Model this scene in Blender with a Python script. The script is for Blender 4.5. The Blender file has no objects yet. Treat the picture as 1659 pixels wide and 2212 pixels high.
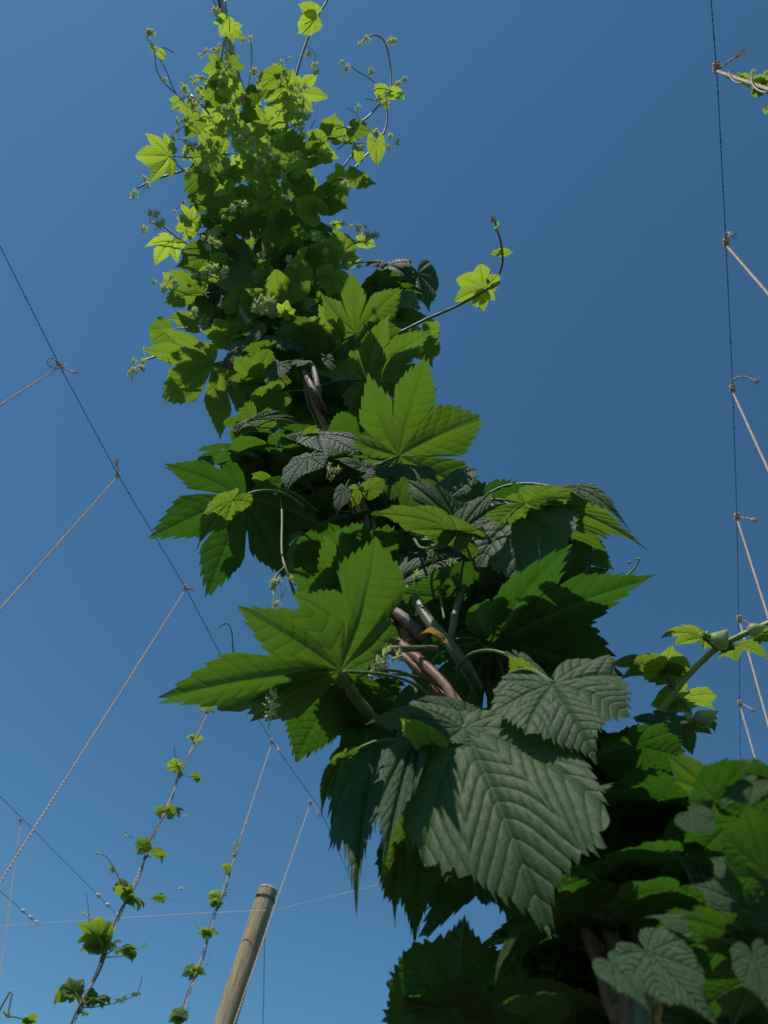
import bpy, math, random
import numpy as np
from mathutils import Vector, Matrix
random.seed(7); np.random.seed(7)
R = math.radians
sc = bpy.context.scene
COL = sc.collection

# ------------------------------------------------------------------ camera
W0, H0, F0 = 1659.0, 2212.0, 1788.0          # working picture units
CX, CY = W0/2, H0/2
up_c = Vector((414.0, 1488.0, -1788.0)).normalized()      # world up in camera axes
fw_c = Vector((0, 0, -1))
Yc = (fw_c - up_c*fw_c.dot(up_c)).normalized()
Xc = Yc.cross(up_c)
ROT = Matrix((Xc, Yc, up_c))                               # camera axes -> world
camd = bpy.data.cameras.new('camera'); cam = bpy.data.objects.new('camera', camd)
COL.objects.link(cam); sc.camera = cam
cam.matrix_world = ROT.to_4x4()
camd.sensor_fit = 'VERTICAL'; camd.sensor_height = 24; camd.sensor_width = 18
camd.lens = 24*F0/H0
camd.clip_start = 0.02; camd.clip_end = 3000
camd.dof.use_dof = True; camd.dof.focus_distance = 1.0; camd.dof.aperture_fstop = 9

def ray(x, y):
    return (ROT @ Vector(((x-CX)/F0, -(y-CY)/F0, -1))).normalized()
def at(x, y, d): return ray(x, y)*d
def on_plane(x, y, h):
    r = ray(x, y); return r*(h/r.z)
def proj(p):
    q = ROT.transposed() @ p
    return (CX + F0*q.x/-q.z, CY - F0*q.y/-q.z)
CROP = {'D': (0, 0, 1), 'A': (252, 0, .434), 'B': (252, 432, .434), 'C': (324, 900, .4557), 'R': (756, 1008, .434),
        'E': (648, 1404, .434), 'F': (864, 1584, .4792), 'G': (1260, 1224, .2404), 'H': (72, 1404, .434)}
def cv(c, x, y):
    a, b, s = CROP[c]; return (a+s*x, b+s*y)

SPINE = [(-20, 470, 2.42), (150, 510, 2.2), (300, 545, 2.0), (500, 590, 1.75), (700, 630, 1.48), (860, 675, 1.28), (1000, 735, 1.12), (1170, 805, .95), (1400, 885, .79),
         (1570, 1010, .70), (1850, 1180, .61), (2100, 1320, .55), (2300, 1420, .50)]
sy = [s[0] for s in SPINE]
def sp_x(y): return float(np.interp(y, sy, [s[1] for s in SPINE]))
def sp_d(y): return float(np.interp(y, sy, [s[2] for s in SPINE]))

SUN = Vector((-0.47, -0.27, .84)).normalized()

# ------------------------------------------------------------------ materials
def newmat(name):
    m = bpy.data.materials.new(name); m.use_nodes = True
    nt = m.node_tree; nt.nodes.clear()
    return m, nt, nt.nodes, nt.links
def math_node(N, L, op, a, b=None, c=None, clamp=False):
    n = N.new('ShaderNodeMath'); n.operation = op; n.use_clamp = clamp
    for i, v in enumerate((a, b, c)):
        if v is None: continue
        if isinstance(v, (int, float)): n.inputs[i].default_value = v
        else: L.new(v, n.inputs[i])
    return n.outputs[0]
def mixc(N, L, f, a, b):
    n = N.new('ShaderNodeMix'); n.data_type = 'RGBA'
    for s, v in ((n.inputs[0], f), (n.inputs[6], a), (n.inputs[7], b)):
        if isinstance(v, (int, float)): s.default_value = v
        elif isinstance(v, tuple): s.default_value = (*v, 1)
        else: L.new(v, s)
    return n.outputs[2]

def leaf_material():
    m, nt, N, L = newmat('hop_leaf')
    uv = N.new('ShaderNodeUVMap'); uv.uv_map = 'UVMap'
    sep = N.new('ShaderNodeSeparateXYZ'); L.new(uv.outputs[0], sep.inputs[0])
    s, u = sep.outputs[0], sep.outputs[1]
    def attr(n):
        a = N.new('ShaderNodeAttribute'); a.attribute_name = n; return a.outputs['Fac']
    tone, rnd, edge = attr('tone'), attr('rnd'), attr('edge')
    M = lambda op, a, b=None, c=None, cl=False: math_node(N, L, op, a, b, c, cl)
    ph = s; s = M('MULTIPLY', s, .1)
    tri = M('ABSOLUTE', M('SUBTRACT', M('FRACT', ph), .5))          # .5 at the vein, 0 between
    tri = M('MULTIPLY', tri, 2.0)
    sec = M('POWER', tri, 18.0)
    sec = M('MULTIPLY', sec, M('SUBTRACT', 1.0, M('MULTIPLY', edge, .55)))
    pri = M('SUBTRACT', 1.0, M('DIVIDE', u, .011), None, True)
    vein = M('MAXIMUM', pri, M('MULTIPLY', sec, .75))
    # tertiary net
    comb = N.new('ShaderNodeCombineXYZ'); L.new(s, comb.inputs[0]); L.new(u, comb.inputs[1]); L.new(rnd, comb.inputs[2])
    vor = N.new('ShaderNodeTexVoronoi'); vor.feature = 'DISTANCE_TO_EDGE'; vor.inputs['Scale'].default_value = 42
    L.new(comb.outputs[0], vor.inputs['Vector'])
    net = M('SUBTRACT', 1.0, M('MULTIPLY', vor.outputs['Distance'], 7.0), None, True)
    noi = N.new('ShaderNodeTexNoise'); noi.inputs['Scale'].default_value = 5; noi.inputs['Detail'].default_value = 6
    L.new(comb.outputs[0], noi.inputs['Vector'])
    nf = noi.outputs['Fac']
    # colours
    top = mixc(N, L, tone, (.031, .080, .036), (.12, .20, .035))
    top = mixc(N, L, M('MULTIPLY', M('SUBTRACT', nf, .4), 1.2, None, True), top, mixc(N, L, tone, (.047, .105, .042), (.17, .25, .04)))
    top = mixc(N, L, M('MULTIPLY', sec, .6), top, (.018, .05, .026))
    top = mixc(N, L, M('MULTIPLY', pri, .5), top, (.16, .25, .09))
    bot = mixc(N, L, tone, (.075, .125, .05), (.23, .33, .08))
    bot = mixc(N, L, M('MULTIPLY', vein, .6), bot, (.27, .34, .15))
    geo = N.new('ShaderNodeNewGeometry')
    col = mixc(N, L, geo.outputs['Backfacing'], top, bot)
    # brown tips and spots
    edg = M('MULTIPLY', M('SUBTRACT', edge, .985), 60.0, None, True)
    col = mixc(N, L, M('MULTIPLY', edg, .45), col, (.20, .20, .06))
    spn = N.new('ShaderNodeTexNoise'); spn.inputs['Scale'].default_value = 17; spn.inputs['Detail'].default_value = 2
    L.new(comb.outputs[0], spn.inputs['Vector'])
    spot = M('MULTIPLY', M('SUBTRACT', spn.outputs['Fac'], .72), 14, None, True)
    col = mixc(N, L, M('MULTIPLY', spot, .5), col, (.17, .13, .05))
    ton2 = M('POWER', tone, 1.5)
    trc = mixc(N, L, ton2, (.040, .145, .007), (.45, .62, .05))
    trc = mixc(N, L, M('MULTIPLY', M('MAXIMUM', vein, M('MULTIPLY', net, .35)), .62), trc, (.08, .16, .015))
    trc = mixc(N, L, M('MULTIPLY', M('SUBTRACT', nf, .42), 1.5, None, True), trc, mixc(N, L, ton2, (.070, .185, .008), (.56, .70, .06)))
    bump = N.new('ShaderNodeBump'); bump.inputs['Strength'].default_value = .6
    bump.inputs['Distance'].default_value = .0013
    hh = M('SUBTRACT', M('POWER', M('SUBTRACT', 1.0, M('POWER', tri, 3.0)), .6), M('MULTIPLY', pri, .9))
    rip = M('SINE', M('ADD', M('MULTIPLY', u, 115.0), M('MULTIPLY', nf, 9.0)))
    hh = M('ADD', hh, M('MULTIPLY', rip, .16)); hh = M('SUBTRACT', hh, M('MULTIPLY', net, .14)); hh = M('ADD', hh, M('MULTIPLY', nf, .9))
    L.new(hh, bump.inputs['Height'])
    p = N.new('ShaderNodeBsdfPrincipled'); L.new(col, p.inputs['Base Color'])
    L.new(M('ADD', .46, M('MULTIPLY', nf, .25)), p.inputs['Roughness']); p.inputs['Specular IOR Level'].default_value = .42
    L.new(bump.outputs[0], p.inputs['Normal'])
    t = N.new('ShaderNodeBsdfTranslucent'); L.new(trc, t.inputs['Color']); L.new(bump.outputs[0], t.inputs['Normal'])
    mx = N.new('ShaderNodeMixShader'); L.new(M('ADD', .42, M('MULTIPLY', tone, .14)), mx.inputs[0])
    L.new(p.outputs[0], mx.inputs[1]); L.new(t.outputs[0], mx.inputs[2])
    o = N.new('ShaderNodeOutputMaterial'); L.new(mx.outputs[0], o.inputs['Surface'])
    return m

def simple(name, c1, c2, scale=60, rough=.7, spec=.3, bump=.3, stretch=(1, 1, 1), dist=.001, trans=None):
    m, nt, N, L = newmat(name)
    tc = N.new('ShaderNodeTexCoord'); mp = N.new('ShaderNodeMapping'); mp.inputs['Scale'].default_value = stretch
    L.new(tc.outputs['Object'], mp.inputs[0])
    n = N.new('ShaderNodeTexNoise'); n.inputs['Scale'].default_value = scale; n.inputs['Detail'].default_value = 7; n.inputs['Roughness'].default_value = .65
    L.new(mp.outputs[0], n.inputs['Vector'])
    r = N.new('ShaderNodeValToRGB'); r.color_ramp.elements[0].position = .33; r.color_ramp.elements[1].position = .68
    r.color_ramp.elements[0].color = (*c1, 1); r.color_ramp.elements[1].color = (*c2, 1)
    L.new(n.outputs['Fac'], r.inputs[0])
    b = N.new('ShaderNodeBump'); b.inputs['Strength'].default_value = bump; b.inputs['Distance'].default_value = dist
    L.new(n.outputs['Fac'], b.inputs['Height'])
    p = N.new('ShaderNodeBsdfPrincipled'); L.new(r.outputs[0], p.inputs['Base Color'])
    p.inputs['Roughness'].default_value = rough; p.inputs['Specular IOR Level'].default_value = spec
    L.new(b.outputs[0], p.inputs['Normal'])
    o = N.new('ShaderNodeOutputMaterial')
    if trans:
        t = N.new('ShaderNodeBsdfTranslucent'); t.inputs['Color'].default_value = (*trans, 1)
        mx = N.new('ShaderNodeMixShader'); mx.inputs[0].default_value = .35
        L.new(p.outputs[0], mx.inputs[1]); L.new(t.outputs[0], mx.inputs[2]); L.new(mx.outputs[0], o.inputs[0])
    else: L.new(p.outputs[0], o.inputs[0])
    return m

MAT = {
 'leaf': leaf_material(),
 'stem_red': simple('bine_bark_reddish', (.12, .05, .035), (.27, .15, .10), 120, .55, .35, .5, (1, 1, .35)),
 'stem_green': simple('bine_stem_green', (.07, .085, .045), (.15, .16, .09), 110, .5, .35, .5),
 'stem_pale': simple('bine_stem_pale', (.10, .065, .055), (.23, .165, .13), 150, .6, .3, .5),
 'shoot': simple('shoot_stem_green', (.09, .11, .05), (.17, .20, .07), 60, .5, .35, .3),
 'shoot_bright': simple('shoot_stem_bright_green', (.20, .30, .08), (.32, .42, .14), 60, .5, .35, .3),
 'petiole': simple('petiole_green', (.07, .12, .035), (.15, .20, .06), 70, .5, .35, .3),
 'burr': simple('hop_burr_pale_green', (.46, .50, .24), (.74, .74, .46), 120, .6, .3, .2, trans=(.5, .6, .2)),
 'bud': simple('bud_pale_green', (.25, .33, .13), (.42, .48, .24), 90, .5, .35, .3, trans=(.5, .6, .2)),
 'dry': simple('dry_stipule', (.22, .22, .05), (.36, .17, .04), 60, .7, .2, .3, trans=(.6, .35, .05)),
 'twine': simple('coir_twine', (.44, .30, .20), (.80, .62, .46), 260, .9, .1, .9),
 'twine_gold': simple('coir_twine_golden', (.32, .18, .07), (.62, .42, .20), 260, .9, .1, .9),
 'wire': simple('weathered_wire', (.03, .03, .035), (.09, .085, .085), 120, .5, .5, .5),
 'wire_bright': simple('galvanised_wire', (.35, .36, .38), (.60, .60, .62), 120, .45, .6, .3),
 'clip': simple('galvanised_clip', (.55, .55, .56), (.8, .8, .8), 120, .35, .7, .2),
 'wood': simple('weathered_post_wood', (.19, .145, .085), (.44, .35, .225), 14, .85, .15, 1.0, (5, 5, .35), .006),
 'wood_end': simple('post_top_wood', (.24, .23, .16), (.42, .41, .31), 20, .85, .15, .6, (1, 1, 1), .003),
 'soil': simple('soil_and_grass', (.055, .045, .03), (.05, .07, .028), 1.3, .95, .1, 1.0, (1, 1, 1), .05),
}

# ------------------------------------------------------------------ mesh builder
class MB:
    def __init__(s):
        s.v = []; s.f = []; s.a = []; s.m = []; s.n = 0
    def add(s, V, Fc, att=None, mi=0):
        V = np.asarray(V, dtype=float)
        if att is None: att = np.zeros((len(V), 5))
        s.v.append(V); s.a.append(att); s.f.extend([tuple(i+s.n for i in f) for f in Fc]); s.m.extend([mi]*len(Fc)); s.n += len(V)
    def build(s, name, mats, parent=None, origin=None, smooth=True):
        V = np.vstack(s.v); A = np.vstack(s.a)
        o0 = np.array(origin if origin is not None else (0, 0, 0), dtype=float)
        me = bpy.data.meshes.new(name)
        me.from_pydata((V-o0).tolist(), [], s.f)
        if not isinstance(mats, (list, tuple)): mats = [mats]
        for m in mats: me.materials.append(MAT[m])
        if len(mats) > 1: me.polygons.foreach_set('material_index', s.m)
        if smooth: me.polygons.foreach_set('use_smooth', [True]*len(s.f))
        if 'leaf' in mats:
            li = np.empty(len(me.loops), dtype=np.int32); me.loops.foreach_get('vertex_index', li)
            uv = me.uv_layers.new(name='UVMap'); uv.data.foreach_set('uv', A[li, 0:2].ravel())
            for k, nm in ((2, 'tone'), (3, 'rnd'), (4, 'edge')):
                at_ = me.attributes.new(nm, 'FLOAT', 'POINT'); at_.data.foreach_set('value', A[:, k].astype(np.float32))
        me.update()
        ob = bpy.data.objects.new(name, me); COL.objects.link(ob)
        if parent is not None:
            ob.parent = parent
            pl = parent_origin(parent); ob.location = Vector(o0)-pl
        else: ob.location = Vector(o0)
        return ob
def parent_origin(p):
    v = Vector((0, 0, 0))
    while p is not None: v += p.location; p = p.parent
    return v
def thing(name, loc, label, cat, group=None):
    o = bpy.data.objects.new(name, None); COL.objects.link(o); o.location = loc; o.empty_display_size = .05
    o['label'] = label; o['category'] = cat
    if group: o['group'] = group
    return o
def tag(o, label, cat, group=None):
    o['label'] = label; o['category'] = cat
    if group: o['group'] = group

def smooth_path(P, n):
    P = [Vector(p) for p in P]
    if len(P) < 3:
        return [P[0].lerp(P[-1], i/n) for i in range(n+1)]
    Q = [P[0]*2-P[1]]+P+[P[-1]*2-P[-2]]; out = []
    seg = len(P)-1
    for i in range(n+1):
        t = i/n*seg; k = min(int(t), seg-1); t -= k
        a, b, c, d = Q[k:k+4]
        out.append(.5*((2*b)+(c-a)*t+(2*a-5*b+4*c-d)*t*t+(3*b-a-3*c+d)*t**3))
    return out
def tube(mb, P, r, ns=6, mi=0, prof=None, cap=True):
    """r: number or list; prof(i, k) multiplies the radius"""
    P = [Vector(p) for p in P]; n = len(P)
    T = [(P[min(i+1, n-1)]-P[max(i-1, 0)]).normalized() for i in range(n)]
    a = T[0].orthogonal().normalized(); V = []; Fc = []
    for i in range(n):
        a = (a-T[i]*a.dot(T[i])).normalized(); b = T[i].cross(a)
        ri = r if isinstance(r, (int, float)) else float(np.interp(i/(n-1), np.linspace(0, 1, len(r)), r))
        for k in range(ns):
            q = 2*math.pi*k/ns; rr = ri*(prof(i, k) if prof else 1)
            V.append(P[i]+a*math.cos(q)*rr+b*math.sin(q)*rr)
    for i in range(n-1):
        for k in range(ns):
            Fc.append((i*ns+k, i*ns+(k+1) % ns, (i+1)*ns+(k+1) % ns, (i+1)*ns+k))
    if cap:
        Fc.append(tuple(range(ns))[::-1]); Fc.append(tuple((n-1)*ns+k for k in range(ns)))
    mb.add([tuple(v) for v in V], Fc, None, mi)
def helix_paths(P, rad, pitch, k, step, ph0=0., wob=0.):
    """k strands wound round the path P, resampled every `step` metres"""
    L = [0.]
    for i in range(1, len(P)): L.append(L[-1]+(P[i]-P[i-1]).length)
    n = max(2, int(L[-1]/step)); out = [[] for _ in range(k)]
    T0 = (P[-1]-P[0]).normalized(); a0 = T0.orthogonal().normalized(); j = 0
    a = a0
    for i in range(n+1):
        s = L[-1]*i/n
        while j < len(L)-2 and L[j+1] < s: j += 1
        t = (s-L[j])/max(1e-9, L[j+1]-L[j]); p = P[j].lerp(P[j+1], t); T = (P[j+1]-P[j]).normalized()
        a = (a-T*a.dot(T)).normalized(); b = T.cross(a)
        pi_ = pitch(s/L[-1]) if callable(pitch) else pitch
        rr = rad(s/L[-1]) if callable(rad) else rad
        for q in range(k):
            w = ph0+2*math.pi*(s/pi_+q/k)+wob*math.sin(s*31+q*2.1)
            out[q].append(p+a*math.cos(w)*rr+b*math.sin(w)*rr)
    return out
def fuzz(mb, path, r, per_m, ln, mi=0):
    n = int(per_m*sum((path[i+1]-path[i]).length for i in range(len(path)-1)))
    for _ in range(n):
        i = random.randrange(len(path)-1); p = path[i].lerp(path[i+1], random.random())
        T = (path[i+1]-path[i]).normalized()
        o = Vector((random.gauss(0, 1), random.gauss(0, 1), random.gauss(0, 1))); o = (o-T*o.dot(T)).normalized()
        d = (o+T*random.uniform(-1.5, 1.5)).normalized(); l = ln*random.uniform(.4, 1.3)
        w = T.cross(o)*.00018
        p0 = p+o*r*.8; mb.add([tuple(p0-w), tuple(p0+w), tuple(p0+d*l)], [(0, 1, 2)], None, mi)

# ------------------------------------------------------------------ leaves
def lens_profile(Lg, Wd):
    t = np.linspace(1, 0.0005, 260)
    pk = .60
    f = np.where(t < pk, (t/pk)**.88, np.clip(1-((t-pk)/(1-pk)), 0, 1)**.82*(1+.35*((t-pk)/(1-pk))*(1-(t-pk)/(1-pk))))
    s = t*Lg; u = Wd*f
    dl = np.arctan2(u, s); r = np.hypot(s, u)
    return dl, r
def heart_r(th):
    a = np.abs(np.degrees(th))
    return np.interp(a, [0, 3, 7, 12, 24, 36, 52, 68, 90, 112, 130, 146, 158, 167, 173], [1.04, .95, .87, .82, .785, .745, .68, .615, .565, .55, .53, .48, .40, .26, .10])
GT = [(-150, .10), (-140, .115), (-108, .205), (-86, .29), (-75, .34), (-66, .41), (-58, .49), (-45, .70), (-36, .82), (-28, .92), (-20, .97), (-13, .95), (-8, .93), (-4, .94), (0, 1.03), (3, .94),
      (6, .91), (12, .89), (20, .86), (30, .80), (41, .71), (54, .60), (70, .47), (83, .44), (100, .40), (122, .33), (140, .25), (150, .15)]
def front_r(th):
    a = np.array([t for t, _ in GT], float); r = np.array([q for _, q in GT])
    return np.interp(np.degrees(th), a/(1-.33*r), r)
KINDS = {
 'g': dict(prim=[0, 44, 72, 108], warp=.33, tooth=.036, period=.088),
 'h': dict(prim=[0, 42, 88, 135], warp=.22, tooth=.048, period=.105),
 'y': dict(prim=[0, 40, 85, 130], warp=.14, tooth=.042, period=.105),
 't': dict(lobes=[(0, 1, .29), (50, .86, .255), (-50, .86, .255), (104, .56, .22), (-104, .56, .22), (148, .36, .2), (-148, .36, .2)], warp=.12, tooth=.05, period=.105),
 'f': dict(lobes=[(0, 1, .255), (49, .93, .24), (-49, .93, .24), (100, .74, .20), (-100, .74, .20), (144, .44, .17), (-144, .44, .17)], warp=.10, tooth=.05, period=.105),
 # deeply cut leaf in front, five unequal lobes
 'm': dict(lobes=[(0, 1, .19), (20, .64, .15), (-38, .66, .17), (-74, .42, .15), (-124, .98, .20), (-148, .5, .13)], warp=.0, tooth=.04, period=.095),
}
def template(kind, no, nr, seed):
    K = KINDS[kind]; rs = np.random.RandomState(seed)
    thmax = R(173) if kind in 'hy' else R(158) if kind == 'g' else R(168)
    th = np.linspace(-thmax, thmax, 3600)
    if 'lobes' in K:
        lob = [(R(a+rs.uniform(-3, 3)), l*rs.uniform(.92, 1.06), w*rs.uniform(.9, 1.1)) for a, l, w in K['lobes']]
        prim = np.array([a for a, _, _ in lob])
        r = np.full_like(th, .10)
        for a, l, w in lob:
            dl, rr = lens_profile(l, w)
            d = np.abs(th-a)
            r = np.maximum(r, np.where(d <= dl.max(), np.interp(d, dl, rr), 0))
        endf = np.clip((thmax-np.abs(th))/R(14), 0, 1)**.5; r = r*(.15+.85*endf)
    else:
        pr = [R(a) for a in K['prim']]; prim = np.array([a for a in pr]+[-a for a in pr[1:]])
        r = front_r(th) if kind == 'g' else heart_r(th*(1+.03*np.sin(3*th+seed)))
        r = r*(1+.025*np.sin(5*th+seed*1.7)+.02*np.sin(9*th+seed))
    def su(th_, r_):
        d = np.abs(th_[:, None]-prim[None, :]); k = d.argmin(1); dd = d[np.arange(len(th_)), k]
        return r_*np.cos(dd), r_*np.sin(dd)
    s, u = su(th, r)
    def phase(s_, u_, x_, y_):
        return (s_-.70*u_-.55*u_*u_)/K['period']+.25*np.tanh(x_/.05)+.34*np.sin(5.1*x_+3.3*y_+seed)+.22*np.sin(-7.3*x_+8.1*y_+seed*2.3)+.12*np.sin(17*x_+4*y_)
    ph = phase(s, u, r*np.sin(th), r*np.cos(th)); fr = ph-np.floor(ph)
    jit = .75+.5*np.interp(ph, np.arange(-12, 14), rs.rand(26))
    saw = np.where(fr < .84, (fr/.84)**.8, (1-fr)/.16)
    fine = ((ph*2.0+.3) % 1.0)*(np.interp(ph, np.arange(-12, 14), rs.rand(26)) > .55)
    rt = r+.95*K['tooth']*jit*(saw-.5)*(.4+.6*r)*1.6+K['tooth']*.35*(fine-.5)
    x, y = rt*np.sin(th), rt*np.cos(th); seg = np.hypot(np.diff(x), np.diff(y)); al = np.concatenate([[0], np.cumsum(seg)])
    pos = np.linspace(0, al[-1], no); T = np.interp(pos, al, th)
    RR = np.interp(T, th, rt); R0 = np.interp(T, th, r)
    t = np.linspace(0, 1, nr+1)[1:]**.85
    # inner rings follow the smooth outline, the last ones reach into the teeth
    bl = t[:, None]**7
    rad = t[:, None]*(R0[None, :]*(1-bl)+RR[None, :]*bl)
    TH = np.broadcast_to(T[None, :], rad.shape)
    s, u = su(TH.ravel(), rad.ravel())
    PH = phase(s, u, rad.ravel()*np.sin(TH.ravel()), rad.ravel()*np.cos(TH.ravel()))
    th2 = TH.ravel()*(1-K['warp']*rad.ravel())
    X, Y = rad.ravel()*np.sin(th2), rad.ravel()*np.cos(th2)
    E = np.broadcast_to(t[:, None], rad.shape).ravel()
    X = np.concatenate([[0], X]); Y = np.concatenate([[0], Y]); s = np.concatenate([[0], s]); u = np.concatenate([[0], u]); E = np.concatenate([[0], E]); PH = np.concatenate([[0], PH])
    Fc = [(0, 1+k+1, 1+k) for k in range(no-1)]
    for j in range(nr-1):
        b0 = 1+j*no; b1 = b0+no
        for k in range(no-1): Fc.append((b0+k, b0+k+1, b1+k+1, b1+k))
    return X, Y, s, u, E, PH, Fc
TC = {}
def leaf_into(mb, base, tip, nrm, kind='h', w=1., bend=.5, fold=-.15, wave=.06, tone=.4, res=1, seed=0, relief=1., curl=0., edge_up=0.):
    no, nr = {0: (70, 5), 1: (150, 12), 2: (260, 22), 3: (460, 44)}[res]
    key = (kind, no, nr, seed % 9)
    if key not in TC: TC[key] = template(kind, no, nr, seed % 9)
    X, Y, s, u, E, ph, Fc = TC[key]
    rs = np.random.RandomState(seed)
    fr = ph-np.floor(ph)
    bul = np.sin(np.pi*fr)**.4*(1-np.exp(-(u/.05)**2))*(1-.5*E**4)
    relief *= .75 if kind == 'g' else 1
    Z = relief*(.009*bul-.013*np.exp(-(u/.03)**2)*np.clip(s*4, 0, 1))
    X = X*w
    p1, p2, p3 = rs.uniform(0, 6.28, 3)
    rr = np.hypot(X, Y); an = np.arctan2(X, Y)
    Z = Z+wave*rr**1.6*(np.sin(3*an+p1)+.6*np.sin(5*an+p2)+.5*np.sin(8*an+p3)*E**2)
    if kind in 'ftm':
        lob_d = .5+rs.rand(7)
        Z = Z+.30*u*(1-.5*E)-.22*np.maximum(rr-.25, 0)**1.6*np.interp(an, np.linspace(-3, 3, 7), lob_d)
    else: Z = Z+.10*u
    Z = Z+fold*np.abs(X)*(1-.3*Y)-edge_up*(-1)*np.maximum(E-.55, 0)**1.5
    # lateral arch
    kx = curl
    if abs(kx) > 1e-3:
        ax = kx*X; X, Z = np.sin(ax)/kx-Z*np.sin(ax), Z*np.cos(ax)-(1-np.cos(ax))/kx
    ky = bend
    if abs(ky) < 1e-3: ky = 1e-3
    yy = np.maximum(Y, -.3)
    a = ky*yy*(.6+.4*np.clip(yy, 0, 1))
    # integrate a variable bend: arc approximation
    Yb = np.sin(a)/(ky*(.6+.4*np.clip(yy, 0, 1))); Zb = -(1-np.cos(a))/(ky*(.6+.4*np.clip(yy, 0, 1)))
    Y2 = Yb+Z*np.sin(a)+(Y-yy); Z2 = Zb+Z*np.cos(a)
    P = np.stack([X, Y2, Z2], 1)
    it = int(np.argmax(TC[key][1])); tx, ty, tz = P[it]-P[0]*0
    ca = math.atan2(tx, ty); cc, ss = math.cos(ca), math.sin(ca)
    P[:, 0], P[:, 1] = P[:, 0]*cc-P[:, 1]*ss, P[:, 0]*ss+P[:, 1]*cc
    ty, tz = P[it, 1], P[it, 2]
    # turn so that base->tip runs along +y at unit length
    Lt = math.hypot(ty, tz); c, sn = ty/Lt, tz/Lt
    Yr = (P[:, 1]*c+P[:, 2]*sn)/Lt; Zr = (-P[:, 1]*sn+P[:, 2]*c)/Lt
    Xr = P[:, 0]/Lt
    m = tip-base; Lm = m.length; ym = m/Lm; zn = (nrm-ym*nrm.dot(ym)).normalized(); xm = ym.cross(zn)
    V = np.array(base)[None, :]+Lm*(Xr[:, None]*np.array(xm)[None]+Yr[:, None]*np.array(ym)[None]+Zr[:, None]*np.array(zn)[None])
    att = np.stack([ph, u, np.full_like(s, tone), np.full_like(s, (seed % 97)/9.7), E], 1)
    mb.add(V, Fc, att)
    return Lm

NU = Vector((-.25, .10, 1.0)); NT = Vector((-.45, -.85, .42))
def width_fix(base, tip, N):
    y = (tip-base).normalized(); x = y.cross(N).normalized(); r = base.normalized()
    cy = math.sqrt(max(.02, 1-y.dot(r)**2)); cx = math.sqrt(max(.02, 1-x.dot(r)**2))
    return min(1.25, max(.55, cy/cx))
def leaf_plane(b, t, face, d, n=None, jit=.25, rs=random, on=0.):
    """base and tip pixels -> 3D points on a plane of the leaf's own normal"""
    N = Vector(n) if n else (NU if face == 'U' else NT).copy()
    N = N.normalized()+Vector((rs.gauss(0, jit), rs.gauss(0, jit), rs.gauss(0, jit)))
    N.normalize()
    rb, rt = ray(*b), ray(*t)
    N = (N*(1-on)+rb*(on if face == 'U' else -on)).normalized()
    # make sure the wanted side is the one seen
    v = N.dot(rb)
    if face == 'U' and v < .28: N = (N+rb*(.28-v+.15)).normalized()
    if face == 'T' and v > -.28: N = (N-rb*(v+.28+.15)).normalized()
    base = rb*d; k = base.dot(N)/rt.dot(N) if abs(rt.dot(N)) > 1e-3 else d
    ang = (Vector(t)-Vector(b)).length/F0*d
    lim = .85*ang
    k = min(max(k, d-lim), d+lim)
    return base, rt*k, N

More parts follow.
